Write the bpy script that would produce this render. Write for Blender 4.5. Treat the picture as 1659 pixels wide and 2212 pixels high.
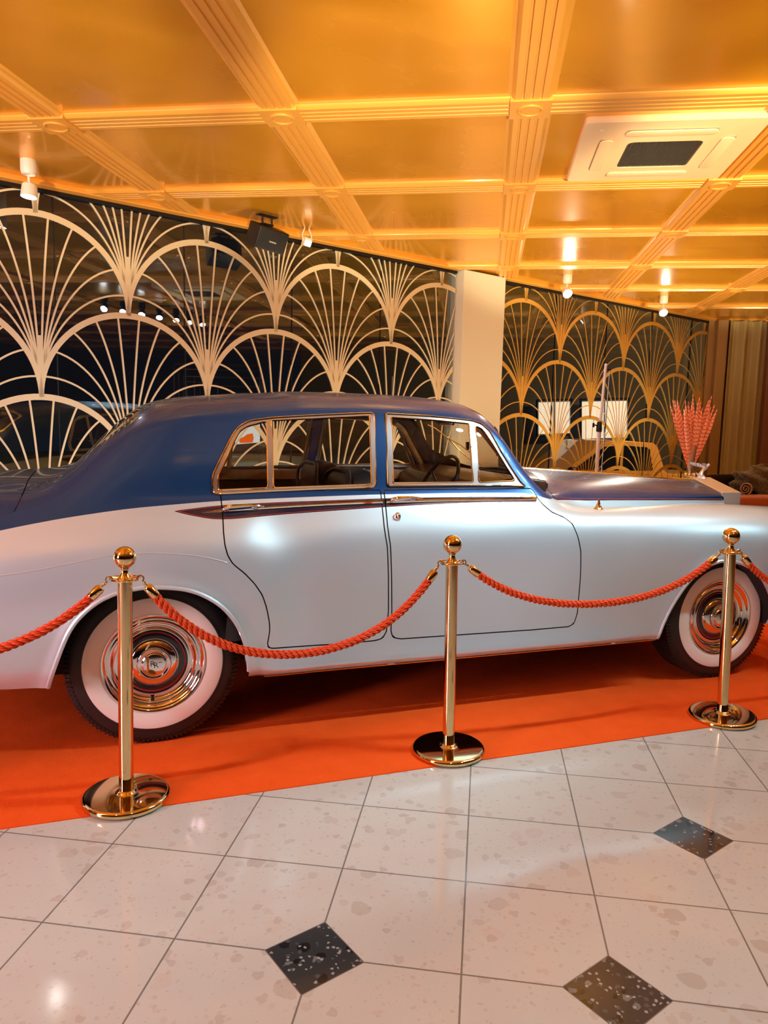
import bpy, bmesh, math, random
import numpy as np
from mathutils import Vector, Matrix
random.seed(7)
PI = math.pi
for _o in list(bpy.data.objects):
    bpy.data.objects.remove(_o)
SC = bpy.context.scene
COL = SC.collection

# ------------------------------------------------------------------ camera
CAM = np.array([-0.0803, -4.0372, 1.4369])
RCV = np.array([[0.9447190, -0.3270860, 0.0228206], [-0.0180371, -0.1213389, -0.9924472], [0.3273846, 0.9371721, -0.1205309]])
cd = bpy.data.cameras.new('camera'); cam = bpy.data.objects.new('camera', cd); COL.objects.link(cam)
m = Matrix.Identity(4)
for r in range(3):
    m[r][0] = RCV[0][r]; m[r][1] = -RCV[1][r]; m[r][2] = -RCV[2][r]; m[r][3] = CAM[r]
cam.matrix_world = m
cd.sensor_fit = 'VERTICAL'; cd.sensor_height = 24.0; cd.lens = 24.0 * 1571.8 / 2212.0
cd.clip_start = 0.05; cd.clip_end = 200
SC.camera = cam

# ------------------------------------------------------------------ world, exposure, big lights
wd = bpy.data.worlds.new('night'); SC.world = wd; wd.use_nodes = True
wd.node_tree.nodes['Background'].inputs[0].default_value = (0.35, 0.38, 0.55, 1)
wd.node_tree.nodes['Background'].inputs[1].default_value = 0.012
SC.view_settings.view_transform = 'Standard'; SC.view_settings.look = 'None'
SC.view_settings.gamma = 1.0; SC.view_settings.use_curve_mapping = False
SC.view_settings.exposure = 0.42

def aim(o, target):
    d = Vector(target) - o.location
    o.rotation_euler = d.to_track_quat('-Z', 'Y').to_euler()
def area(name, loc, target, sx, sy, watts, color):
    l = bpy.data.lights.new(name, 'AREA'); l.shape = 'RECTANGLE'; l.size = sx; l.size_y = sy
    l.energy = watts; l.color = color
    o = bpy.data.objects.new(name, l); COL.objects.link(o); o.location = loc; aim(o, target); return o
def spot(name, loc, target, watts, color, deg=70, blend=0.6, rad=0.03):
    l = bpy.data.lights.new(name, 'SPOT'); l.energy = watts; l.color = color
    l.spot_size = math.radians(deg); l.spot_blend = blend; l.shadow_soft_size = rad
    o = bpy.data.objects.new(name, l); COL.objects.link(o); o.location = loc; aim(o, target); return o
COOL = (0.62, 0.93, 1.0); WARM = (1.0, 0.80, 0.55)
for ux, uy in ((-1.4, -3.5), (.6, -3.6), (2.4, -3.4)):
    spot('floor_fill_spot', (ux, uy, 3.0), (ux + .1, uy + .25, 0), 84, (0.66, 0.94, 1.0), 88, .8, .06)  # added unseen spots that brighten and neutralise the near floor
spot('front_spot', (6.4, -3.4, 2.95), (2.75, -0.4, 1.16), 130, COOL, 17, .7, .05)
spot('front_spot', (5.4, -4.2, 2.95), (1.25, -0.62, 1.42), 170, COOL, 15, .7, .05)
area('magenta_left_fill', (-4.6, -3.0, 1.7), (-.2, -1.0, 1.0), 0.8, 1.6, 175, (1.0, 0.66, 0.74))  # pink light from the left, strengthened as added fill
for ux, uw in ((-4.0, .5), (-2.0, .7), (0.0, 1.0), (2.0, 1.3), (4.0, 1.6), (6.0, 1.6)):     # added unseen uplights to brighten the ceiling, beams pass over the car
    for el, cone, w in ((28, 20, 1000), (20, 16, 2600)):
        spot('ceiling_fill_spot', (ux, -7.0, .3), (ux + 1.4, 0.0, .3 + 7.14 * math.tan(math.radians(el))), uw * w, (1.0, .80, .46), cone, .5, .10)
for fx, fy, fw in ((.0, 1.55, 50), (1.7, 2.05, 80), (3.0, 2.4, 130), (4.9, 2.9, 170), (6.6, 3.5, 170)):       # added floor spots hidden behind the car, brighten ceiling and fan pattern
    spot('wall_fill_spot', (fx, fy, .12), (fx - .1, fy - .35, 3.05), fw, (1.0, .80, .50), 120, 1.0, .05)
KEYS = [(2.55, -1.9), (2.85, -1.9), (3.15, -1.88), (3.45, -1.87), (3.75, -1.86), (4.0, -1.85), (4.25, -1.84)]
KEYT = [(0.0, -0.3, .6), (0.7, -0.3, .7), (1.3, -0.3, .7), (2.0, -0.4, .7), (2.6, -0.4, .8), (3.1, -0.4, .7), (3.5, -0.5, .6)]
KEYW = [76, 70, 50, 27, 19, 17, 17]

# ------------------------------------------------------------------ materials
def newmat(name):
    mt = bpy.data.materials.new(name); mt.use_nodes = True
    nt = mt.node_tree; return mt, nt, nt.nodes['Principled BSDF'], nt.nodes['Material Output']
def P(name, col, rough=0.5, metal=0.0, coat=0.0, coat_rough=0.03, spec=0.5, emit=None, es=0.0, sheen=0.0, bump=None, var=None):
    mt, nt, b, out = newmat(name)
    I = b.inputs
    I['Base Color'].default_value = (*col, 1); I['Roughness'].default_value = rough; I['Metallic'].default_value = metal
    I['Coat Weight'].default_value = coat; I['Coat Roughness'].default_value = coat_rough; I['Specular IOR Level'].default_value = spec
    I['Sheen Weight'].default_value = sheen
    if emit: I['Emission Color'].default_value = (*emit, 1); I['Emission Strength'].default_value = es
    tc = None
    if bump or var:
        tc = nt.nodes.new('ShaderNodeTexCoord')
    if bump:
        sc, st, dist = bump
        n = nt.nodes.new('ShaderNodeTexNoise'); n.inputs['Scale'].default_value = sc; n.inputs['Detail'].default_value = 4
        nt.links.new(tc.outputs['Object'], n.inputs['Vector'])
        bp = nt.nodes.new('ShaderNodeBump'); bp.inputs['Strength'].default_value = st; bp.inputs['Distance'].default_value = dist
        nt.links.new(n.outputs['Fac'], bp.inputs['Height']); nt.links.new(bp.outputs['Normal'], I['Normal'])
    if var:
        sc, col2 = var
        n = nt.nodes.new('ShaderNodeTexNoise'); n.inputs['Scale'].default_value = sc; n.inputs['Detail'].default_value = 5
        nt.links.new(tc.outputs['Object'], n.inputs['Vector'])
        mx = nt.nodes.new('ShaderNodeMix'); mx.data_type = 'RGBA'
        mx.inputs[6].default_value = (*col, 1); mx.inputs[7].default_value = (*col2, 1)
        rp = nt.nodes.new('ShaderNodeMapRange'); rp.inputs[1].default_value = .35; rp.inputs[2].default_value = .65
        nt.links.new(n.outputs['Fac'], rp.inputs[0]); nt.links.new(rp.outputs[0], mx.inputs[0]); nt.links.new(mx.outputs[2], I['Base Color'])
    return mt
def glass(name, tint, base, rough=0.0, gcol=(1, 1, 1)):
    mt = bpy.data.materials.new(name); mt.use_nodes = True; nt = mt.node_tree; nt.nodes.clear()
    out = nt.nodes.new('ShaderNodeOutputMaterial'); mx = nt.nodes.new('ShaderNodeMixShader')
    t = nt.nodes.new('ShaderNodeBsdfTransparent'); t.inputs[0].default_value = (*tint, 1)
    g = nt.nodes.new('ShaderNodeBsdfGlossy'); g.inputs['Roughness'].default_value = rough; g.inputs[0].default_value = (*gcol, 1)
    lw = nt.nodes.new('ShaderNodeLayerWeight'); lw.inputs[0].default_value = 0.5
    pw = nt.nodes.new('ShaderNodeMath'); pw.operation = 'POWER'; pw.inputs[1].default_value = 4.0
    ml = nt.nodes.new('ShaderNodeMath'); ml.operation = 'MULTIPLY_ADD'; ml.inputs[1].default_value = 1 - base; ml.inputs[2].default_value = base
    nt.links.new(lw.outputs['Facing'], pw.inputs[0]); nt.links.new(pw.outputs[0], ml.inputs[0]); nt.links.new(ml.outputs[0], mx.inputs[0])
    nt.links.new(t.outputs[0], mx.inputs[1]); nt.links.new(g.outputs[0], mx.inputs[2]); nt.links.new(mx.outputs[0], out.inputs[0]); return mt

SILVER = P('silver_paint', (0.57, 0.69, 0.77), 0.38, 0.42, 0.7, 0.04)
BLUE = P('blue_paint', (0.004, 0.060, 0.21), 0.27, 0.50, 0.35, 0.02)
NAVY = P('navy_spear_paint', (0.008, 0.012, 0.035), 0.25, 0.2, 1.0, 0.02)
RED_LINE = P('red_pinstripe', (0.42, 0.03, 0.02), 0.4)
CHROME = P('chrome', (0.86, 0.86, 0.87), 0.06, 1.0)
FRAMEC = P('window_frame_chrome', (0.47, 0.43, 0.42), 0.28, .85)
RUBBER = P('black_rubber', (0.012, 0.012, 0.013), 0.55)
TYRE = P('tyre_rubber', (0.016, 0.016, 0.017), 0.45, bump=(60, .15, .002))
WHITEW = P('whitewall_rubber', (0.88, 0.86, 0.80), 0.35)
BLACK = P('black_underside', (0.008, 0.008, 0.008), 0.8)
LEATHER = P('black_leather', (0.014, 0.014, 0.017), 0.32, bump=(120, .15, .002))
WALNUT = P('dark_walnut_trim', (0.075, 0.028, 0.009), 0.3, coat=.3, var=(14, (0.04, 0.014, 0.005)))
CAPPING = P('light_walnut_capping', (0.42, 0.17, 0.05), 0.3, coat=.4, var=(14, (0.26, 0.09, 0.025)))
LINER = P('grey_headliner', (0.12, 0.115, 0.105), 0.9)
CARGLASS = glass('car_glass', (0.93, 0.95, 0.94), 0.04)
BRASS = P('polished_brass', (0.78, 0.60, 0.31), 0.06, 1.0)
BRASS_D = P('brass_screw_hole', (0.05, 0.03, 0.01), 0.5)
ROPE = P('orange_red_rope', (0.70, 0.068, 0.010), 0.45, spec=.35, bump=(300, .4, .002))
WALLGLASS = glass('window_glass', (0.80, 0.82, 0.82), 0.20, gcol=(0.72, 0.88, 1.0))
DECAL = P('cream_vinyl', (0.70, 0.62, 0.41), 0.42, 0.1)
DECAL_WARM = P('warm_lit_cream_vinyl', (0.78, 0.47, 0.10), 0.40, 0.3)  # cream vinyl of the right window with warm light put into its colour
DARKM = P('dark_metal', (0.02, 0.02, 0.022), 0.4, .6)
CREAM = P('cream_painted_metal', (0.86, 0.58, 0.31), 0.4)
PIER = P('beige_plaster', (0.66, 0.66, 0.52), 0.75, bump=(40, .08, .003))
AMBER = P('gold_lacquer', (0.74, 0.34, 0.045), 0.42, 0.15, 0.2, 0.15)
def emis(name, col, s):
    return P(name, (0.02, 0.02, 0.02), 0.5, emit=col, es=s)
LENS = emis('lamp_lens', (1.0, 0.96, 0.9), 40)

# ------------------------------------------------------------------ object helpers
def tag(o, label=None, cat=None, group=None, kind=None):
    if label: o['label'] = label
    if cat: o['category'] = cat
    if group: o['group'] = group
    if kind: o['kind'] = kind
    return o
def empty(name, loc=(0, 0, 0), rot=(0, 0, 0)):
    o = bpy.data.objects.new(name, None); COL.objects.link(o); o.location = loc; o.rotation_euler = rot; o.empty_display_size = .1; return o
def copy_tree(o, parent=None):
    c = o.copy(); COL.objects.link(c); c.parent = parent
    for ch in o.children:
        copy_tree(ch, c)
    return c
class MB:
    def __init__(s): s.v = []; s.f = []
    def add(s, vs, fs):
        b = len(s.v); s.v += [tuple(map(float, p)) for p in vs]; s.f += [tuple(i + b for i in q) for q in fs]; return s
    def box(s, c, h, M=None):
        vs = [Vector((sx * h[0], sy * h[1], sz * h[2])) for sx in (-1, 1) for sy in (-1, 1) for sz in (-1, 1)]
        vs = [(M @ v if M else v) + Vector(c) for v in vs]
        return s.add(vs, [(0, 1, 3, 2), (4, 6, 7, 5), (0, 4, 5, 1), (2, 3, 7, 6), (0, 2, 6, 4), (1, 5, 7, 3)])
    def tube(s, pts, r, n=8, closed=False, cap=True):
        pts = [Vector(p) for p in pts]; L = len(pts); rs = r if hasattr(r, '__len__') else [r] * L
        T = []
        for i in range(L):
            a = pts[(i - 1) % L] if closed or i > 0 else pts[i]; b = pts[(i + 1) % L] if closed or i < L - 1 else pts[i]
            t = b - a; T.append(t.normalized() if t.length > 1e-9 else Vector((0, 0, 1)))
        up = Vector((0, 0, 1)) if abs(T[0].z) < .9 else Vector((1, 0, 0)); u = T[0].cross(up).normalized(); vs = []
        for i in range(L):
            u = (u - T[i] * u.dot(T[i])).normalized(); w = T[i].cross(u)
            vs += [pts[i] + (u * math.cos(2 * PI * k / n) + w * math.sin(2 * PI * k / n)) * rs[i] for k in range(n)]
        fs = []
        for i in range(L if closed else L - 1):
            j = (i + 1) % L
            fs += [(i * n + k, i * n + (k + 1) % n, j * n + (k + 1) % n, j * n + k) for k in range(n)]
        if cap and not closed:
            fs += [tuple(range(n))[::-1], tuple((L - 1) * n + k for k in range(n))]
        return s.add(vs, fs)
    def lathe(s, prof, n=48, M=None, cap=False):
        M = M or Matrix.Identity(4); vs = []; fs = []; L = len(prof)
        for r, z in prof:
            vs += [M @ Vector((r * math.cos(2 * PI * k / n), r * math.sin(2 * PI * k / n), z)) for k in range(n)]
        for i in range(L - 1):
            fs += [(i * n + k, i * n + (k + 1) % n, (i + 1) * n + (k + 1) % n, (i + 1) * n + k) for k in range(n)]
        if cap: fs += [tuple(range(n))[::-1], tuple((L - 1) * n + k for k in range(n))]
        return s.add(vs, fs)
    def ell(s, c, r, e1=1.0, e2=1.0, nu=24, nv=14, M=None):
        def pw(a, e): return math.copysign(abs(a) ** e, a)
        vs = []; fs = []
        for i in range(nv + 1):
            ph = -PI / 2 + PI * i / nv
            for k in range(nu):
                th = 2 * PI * k / nu
                p = Vector((r[0] * pw(math.cos(ph), e1) * pw(math.cos(th), e2), r[1] * pw(math.cos(ph), e1) * pw(math.sin(th), e2), r[2] * pw(math.sin(ph), e1)))
                vs.append((M @ p if M else p) + Vector(c))
        for i in range(nv):
            fs += [(i * nu + k, i * nu + (k + 1) % nu, (i + 1) * nu + (k + 1) % nu, (i + 1) * nu + k) for k in range(nu)]
        return s.add(vs, fs)
    def prism(s, poly, d0, d1, f):
        """poly: 2-D outline; f(u, v, d) -> point; caps by ngon"""
        n = len(poly); vs = [f(u, v, d0) for u, v in poly] + [f(u, v, d1) for u, v in poly]
        return s.add(vs, [tuple(range(n)), tuple(range(2 * n - 1, n - 1, -1))] + [(i, i + n, (i + 1) % n + n, (i + 1) % n) for i in range(n)])
    def build(s, name, mat, parent=None, smooth=True, ang=35, bevel=0, mats=None, mi=None):
        me = bpy.data.meshes.new(name); me.from_pydata(s.v, [], s.f)
        bm = bmesh.new(); bm.from_mesh(me); bmesh.ops.remove_doubles(bm, verts=bm.verts, dist=1e-6)
        bmesh.ops.recalc_face_normals(bm, faces=bm.faces)
        if bevel:
            es = [e for e in bm.edges if len(e.link_faces) == 2 and e.calc_face_angle(0) > .6]
            bmesh.ops.bevel(bm, geom=es, offset=bevel, segments=3, profile=.5, affect='EDGES', clamp_overlap=True)
        bm.to_mesh(me); bm.free()
        if smooth:
            me.shade_smooth(); me.set_sharp_from_angle(angle=math.radians(ang))
        me.materials.append(mat)
        o = bpy.data.objects.new(name, me); COL.objects.link(o)
        if parent: o.parent = parent
        return o
def text_mesh(name, txt, size, mat, parent, M, depth=.0008):
    cu = bpy.data.curves.new(name, 'FONT'); cu.body = txt; cu.size = size; cu.align_x = 'CENTER'; cu.align_y = 'CENTER'; cu.extrude = depth
    t = bpy.data.objects.new('tmp_txt', cu); COL.objects.link(t)
    bpy.context.view_layer.update()
    me = bpy.data.meshes.new_from_object(t.evaluated_get(bpy.context.evaluated_depsgraph_get()))
    bpy.data.objects.remove(t); me.name = name
    me.transform(M); me.materials.clear(); me.materials.append(mat)
    o = bpy.data.objects.new(name, me); COL.objects.link(o); o.parent = parent; return o
def basis(o, x, y, z):
    M = Matrix.Identity(4)
    for r in range(3): M[r][0] = x[r]; M[r][1] = y[r]; M[r][2] = z[r]; M[r][3] = o[r]
    return M
def cut_plane(ob, co, no):
    bm = bmesh.new(); bm.from_mesh(ob.data)
    bmesh.ops.bisect_plane(bm, geom=bm.verts[:] + bm.edges[:] + bm.faces[:], plane_co=co, plane_no=no, clear_outer=True)
    bm.to_mesh(ob.data); bm.free()
def spline(pts, n):
    p = np.asarray(pts, float); k = np.arange(len(p)); q = np.linspace(0, len(p) - 1, n); i = np.clip(q.astype(int), 0, len(p) - 2); t = (q - i)[:, None]
    g = lambda j: p[np.clip(j, 0, len(p) - 1)]
    p0, p1, p2, p3 = g(i - 1), g(i), g(i + 1), g(i + 2)
    return .5 * ((2 * p1) + (p2 - p0) * t + (2 * p0 - 5 * p1 + 4 * p2 - p3) * t ** 2 + (3 * p1 - p0 - 3 * p2 + p3) * t ** 3)

# ------------------------------------------------------------------ places
WA = np.array([-0.903, 1.845]); WD = np.array([0.94881, 0.31584]); WN = np.array([-0.31584, 0.94881])   # glass wall: start, along, outward
def wp(s, z, d=0.0):
    q = WA + WD * s + WN * d; return Vector((q[0], q[1], z))
RT = np.array([0.94405, -0.32979]); FR = np.array([0.32979, 0.94405])      # right-hand end wall: along, away
HC = 3.05
U2 = np.array([0.890526, -0.454933]); V2 = np.array([0.454933, 0.890526])  # floor-tile / ceiling-beam axes
T0 = np.array([0.7187, -2.4535]); TS = 0.3976
C0 = np.array([-1.6019, 1.2272]); CU, CV = 1.3028, 1.2682
def cp(i, j, z): q = C0 + U2 * CU * i + V2 * CV * j; return Vector((q[0], q[1], z))

# ------------------------------------------------------------------ floor
mt, nt, b, out = newmat('terrazzo_tiles')
N = nt.nodes; Lk = nt.links.new
def math_(op, a, bb=None, c=None):
    n = N.new('ShaderNodeMath'); n.operation = op
    for i, v in enumerate((a, bb, c)):
        if v is None: continue
        if isinstance(v, (int, float)): n.inputs[i].default_value = v
        else: Lk(v, n.inputs[i])
    return n.outputs[0]
tc = N.new('ShaderNodeTexCoord')
def dotax(ax):
    n = N.new('ShaderNodeVectorMath'); n.operation = 'DOT_PRODUCT'; Lk(tc.outputs['Object'], n.inputs[0]); n.inputs[1].default_value = (ax[0] / TS, ax[1] / TS, 0)
    return math_('SUBTRACT', n.outputs['Value'], float(ax @ T0) / TS)
tu, tv = dotax(U2), dotax(V2)
def line(t): return math_('ABSOLUTE', math_('SUBTRACT', math_('FRACT', math_('ADD', t, .5)), .5))
grout = math_('LESS_THAN', math_('MINIMUM', line(tu), line(tv)), .0066)
dia = None; rim = None
for (a, c) in ((-1, 0), (1, 0), (2, 2)):
    d = math_('ADD', math_('ABSOLUTE', math_('SUBTRACT', tu, a)), math_('ABSOLUTE', math_('SUBTRACT', tv, c)))
    dia = d if dia is None else math_('MINIMUM', dia, d)
isd = math_('LESS_THAN', dia, .343); rimd = math_('LESS_THAN', math_('ABSOLUTE', math_('SUBTRACT', dia, .345)), .006)
grout = math_('MAXIMUM', math_('MULTIPLY', grout, math_('SUBTRACT', 1, isd)), rimd)
cid = N.new('ShaderNodeCombineXYZ'); Lk(math_('FLOOR', tu), cid.inputs[0]); Lk(math_('FLOOR', tv), cid.inputs[1])
wn = N.new('ShaderNodeTexWhiteNoise'); Lk(cid.outputs[0], wn.inputs['Vector'])
def mixc(f, a, c):
    n = N.new('ShaderNodeMix'); n.data_type = 'RGBA'
    if isinstance(f, (int, float)): n.inputs[0].default_value = f
    else: Lk(f, n.inputs[0])
    for k, v in ((6, a), (7, c)):
        if isinstance(v, tuple): n.inputs[k].default_value = (*v, 1)
        else: Lk(v, n.inputs[k])
    return n.outputs[2]
def chips(scale, thr, seed):
    mp = N.new('ShaderNodeVectorMath'); mp.operation = 'MULTIPLY_ADD'; Lk(wn.outputs['Color'], mp.inputs[0]); mp.inputs[1].default_value = (9, 9, 0); Lk(tc.outputs['Object'], mp.inputs[2])
    ns = N.new('ShaderNodeTexNoise'); ns.inputs['Scale'].default_value = scale * 1.6; Lk(mp.outputs[0], ns.inputs['Vector'])
    ad = N.new('ShaderNodeVectorMath'); ad.operation = 'MULTIPLY_ADD'; Lk(ns.outputs['Color'], ad.inputs[0]); ad.inputs[1].default_value = (.6 / scale,) * 3; Lk(mp.outputs[0], ad.inputs[2])
    vo = N.new('ShaderNodeTexVoronoi'); vo.inputs['Scale'].default_value = scale; Lk(ad.outputs[0], vo.inputs['Vector'])
    sx = N.new('ShaderNodeSeparateColor'); Lk(vo.outputs['Color'], sx.inputs[0])
    m1 = math_('LESS_THAN', sx.outputs[seed], thr); m2 = math_('LESS_THAN', math_('MULTIPLY', vo.outputs['Distance'], 1), .42)
    return math_('MULTIPLY', m1, m2), sx.outputs[(seed + 1) % 3]
col = mixc(wn.outputs['Value'], (0.485, 0.475, 0.435), (0.525, 0.512, 0.472))
big = N.new('ShaderNodeTexNoise'); big.inputs['Scale'].default_value = 7; big.inputs['Detail'].default_value = 6; Lk(tc.outputs['Object'], big.inputs['Vector'])
col = mixc(math_('MULTIPLY', big.outputs['Fac'], .45), col, (0.47, 0.41, 0.37))
for sc_, th, sd, am in ((13, .16, 0, .55), (26, .15, 1, .5), (55, .12, 2, .45), (130, .08, 0, .5)):
    mk, tone = chips(sc_, th, sd)
    cc = mixc(tone, (0.36, 0.295, 0.25), (0.50, 0.43, 0.375))
    col = mixc(math_('MULTIPLY', mk, am), col, cc)
dk = mixc(0.0, (0.028, 0.033, 0.037), (0, 0, 0))
for sc_, th, sd, c_ in ((22, .20, 0, (0.006, .007, .008)), (34, .10, 1, (0.16, .17, .17)), (80, .14, 2, (0.32, .33, .33)), (60, .16, 1, (0.07, .08, .085))):
    mk, tone = chips(sc_, th, sd); dk = mixc(math_('MULTIPLY', mk, .85), dk, c_)
col = mixc(isd, col, dk); col = mixc(math_('MULTIPLY', grout, .8), col, (0.09, 0.075, 0.065))
Lk(col, b.inputs['Base Color'])
sm = N.new('ShaderNodeTexNoise'); sm.inputs['Scale'].default_value = 3; sm.inputs['Detail'].default_value = 5; Lk(tc.outputs['Object'], sm.inputs['Vector'])
Lk(math_('MULTIPLY_ADD', sm.outputs['Fac'], .08, .06), b.inputs['Roughness']); b.inputs['Specular IOR Level'].default_value = .5
FLOORM = mt
fl = MB().add([(-9, -10, 0), (14, -10, 0), (14, 9, 0), (-9, 9, 0), (-9, -10, -.1), (14, -10, -.1), (14, 9, -.1), (-9, 9, -.1)], [(0, 1, 2, 3), (7, 6, 5, 4), (0, 4, 5, 1), (1, 5, 6, 2), (2, 6, 7, 3), (3, 7, 4, 0)]).build('floor', FLOORM, smooth=False)
cut_plane(fl, wp(0, 0, .06), (WN[0], WN[1], 0)); tag(fl, 'pale terrazzo tile floor with dark diamond insets', None, None, 'structure')

# ------------------------------------------------------------------ ceiling
mt, nt, b, out = newmat('gold_ceiling_panel'); N = nt.nodes; Lk = nt.links.new
tc = N.new('ShaderNodeTexCoord')
mp = N.new('ShaderNodeMapping'); mp.inputs['Rotation'].default_value = (0, 0, math.radians(27.06)); mp.inputs['Scale'].default_value = (1.0, 1.5, 1); Lk(tc.outputs['Object'], mp.inputs[0])
n1 = N.new('ShaderNodeTexNoise'); n1.inputs['Scale'].default_value = 1.1; n1.inputs['Detail'].default_value = 3; n1.inputs['Roughness'].default_value = .45; Lk(mp.outputs[0], n1.inputs['Vector'])
col = mixc(n1.outputs['Fac'], (0.74, 0.28, 0.006), (0.97, 0.47, 0.022)); Lk(col, b.inputs['Base Color'])
n2 = N.new('ShaderNodeTexNoise'); n2.inputs['Scale'].default_value = 90; Lk(tc.outputs['Object'], n2.inputs['Vector'])
Lk(math_('MULTIPLY_ADD', n1.outputs['Fac'], .16, .20), b.inputs['Roughness'])
b.inputs['Metallic'].default_value = .55; b.inputs['Coat Weight'].default_value = .35; b.inputs['Coat Roughness'].default_value = .10
bp = N.new('ShaderNodeBump'); bp.inputs['Strength'].default_value = .05; bp.inputs['Distance'].default_value = .002; Lk(n2.outputs['Fac'], bp.inputs['Height'])
CEILM = mt
ZP = HC + .026
cl = MB().add([(-9, -10, ZP), (14, -10, ZP), (14, 9, ZP), (-9, 9, ZP), (-9, -10, ZP + .1), (14, -10, ZP + .1), (14, 9, ZP + .1), (-9, 9, ZP + .1)], [(3, 2, 1, 0), (4, 5, 6, 7), (1, 5, 4, 0), (2, 6, 5, 1), (3, 7, 6, 2), (0, 4, 7, 3)]).build('ceiling', CEILM, smooth=False)
cut_plane(cl, wp(0, 0, .06), (WN[0], WN[1], 0)); tag(cl, 'glossy gold coffered ceiling', None, None, 'structure')
bm_ = MB(); BW = .092
def beam(p, q, ax):
    """fluted beam from p to q, side axis ax"""
    prof = [(-BW - .030, .036), (-BW - .026, .026), (-BW - .008, .020), (-BW - .004, .012), (-BW + .012, 0)]
    for g in (-.044, 0, .044):
        prof += [(g - .007, 0), (g - .005, .009), (g + .005, .009), (g + .007, 0)]
    prof += [(BW - .012, 0), (BW + .004, .012), (BW + .008, .020), (BW + .026, .026), (BW + .030, .036)]
    n = len(prof); d = (q - p)
    vs = [Vector((p.x + ax[0] * u, p.y + ax[1] * u, HC + z)) for u, z in prof] + [Vector((q.x + ax[0] * u, q.y + ax[1] * u, HC + z)) for u, z in prof]
    bm_.add(vs, [(i, i + 1, i + 1 + n, i + n) for i in range(n - 1)])
def ceil_block(c):
    M = Matrix(((U2[0], V2[0], 0), (U2[1], V2[1], 0), (0, 0, 1)))
    bm_.box((c.x, c.y, HC + .014), (BW + .012, BW + .012, .022), M)
    bm_.lathe([(.052, -.010), (.056, -.016), (.064, -.016), (.068, -.010), (.068, -.004)], 32, Matrix.Translation((c.x, c.y, HC)))
    bm_.lathe([(.0005, -.011), (.05, -.0105), (.052, -.008)], 32, Matrix.Translation((c.x, c.y, HC)))
for i in range(-4, 10):
    for j in range(-8, 7):
        c = cp(i, j, 0)
        if not (-8.5 < c.x < 12 and -9.5 < c.y < 8): continue
        if (np.array([c.x, c.y]) - WA) @ WN > .6: continue
        ceil_block(c)
        uo = Vector((*U2, 0)); vo_ = Vector((*V2, 0)); g = BW + .012
        beam(c + uo * g, c + uo * (CU - g), V2); beam(c + vo_ * g, c + vo_ * (CV - g), U2)
cb = bm_.build('beam_grid', AMBER, cl, ang=30)
cut_plane(cb, wp(0, 0, -.02), (WN[0], WN[1], 0)); tag(cb, 'fluted gold beams with round rosettes at the crossings', None, None, None)
cc_ = MB()
for s0, s1 in ((-7, 4.31), (4.95, 9.74)):
    prof = [(-.02, HC - .005), (-.11, HC - .005), (-.115, HC + .002), (-.115, HC + .036), (-.02, HC + .036)]
    n = len(prof); cc_.add([wp(s0, z, d) for d, z in prof] + [wp(s1, z, d) for d, z in prof], [(i, i + 1, i + 1 + n, i + n) for i in range(n - 1)])
tag(cc_.build('trim_1', AMBER, smooth=False), 'gold edging strip along top of the glass wall', None, None, 'structure')

# ------------------------------------------------------------------ walls out of sight and the right end wall
WALLM = P('dark_brown_wall', (0.05, 0.035, 0.028), 0.6)
RWALL = P('brown_lacquer_panel', (0.28, 0.16, 0.05), 0.45)
w_ = MB().box((2.5, -10.1, 1.5), (11.5, .1, 1.6)).build('wall_back', WALLM, smooth=False); tag(w_, kind='structure')
w_ = MB().box((-9.1, -1, 1.5), (.1, 9, 1.6)).build('wall_left', WALLM, smooth=False); cut_plane(w_, wp(0, 0, .06), (WN[0], WN[1], 0)); tag(w_, kind='structure')
RW0 = np.array([8.06, 4.66])
def rp(a, z, d=0): q = RW0 + RT * a + FR * d; return Vector((q[0], q[1], z))
RWM = Matrix(((RT[0], FR[0], 0), (RT[1], FR[1], 0), (0, 0, 1)))
w_ = MB().box(rp(3.5, 1.5, .12), (3.6, .05, 1.6), RWM).build('wall_right', RWALL, smooth=False); tag(w_, 'brown panelled end wall', kind='structure')
tr = MB().box(rp(.07, 1.5, .02), (.075, .05, 1.55), RWM).build('trim_2', RWALL, smooth=False, bevel=.006); tag(tr, 'narrow brown pilaster between glass wall and curtain', kind='structure')
tr = MB().box(rp(.95, 1.5, -.03), (.22, .06, 1.55), RWM).build('trim_3', P('dark_red_brown_panel', (0.20, 0.085, 0.045), 0.45), smooth=False, bevel=.006); tag(tr, 'red brown wall panel right of the curtain', kind='structure')
CURT = P('olive_gold_curtain', (0.34, 0.27, 0.10), 0.6, sheen=.4)
ct = []; na = 160
for k in range(na + 1):
    a = .15 + .58 * k / na; ct.append((a, -.02 - .045 * math.cos(k / na * 2 * PI * 2.6) - .014 * math.cos(k / na * 2 * PI * 5.3)))
cm = MB(); n = len(ct)
zz = [0.02, .6, 1.2, 1.8, 2.4, 3.04]
vs = [rp(a, z, d * (1.15 - .12 * z / 3)) for z in zz for a, d in ct] + [rp(a, z, d * (1.15 - .12 * z / 3) + .012) for z in zz for a, d in ct]
fs = []
for r in range(len(zz) - 1):
    fs += [(r * n + k, r * n + k + 1, (r + 1) * n + k + 1, (r + 1) * n + k) for k in range(n - 1)]
    o_ = len(zz) * n; fs += [(o_ + (r + 1) * n + k, o_ + (r + 1) * n + k + 1, o_ + r * n + k + 1, o_ + r * n + k) for k in range(n - 1)]
tag(cm.add(vs, fs).build('curtain', CURT, ang=80), 'olive gold floor length curtain hanging on the right end wall', 'curtain')

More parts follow.
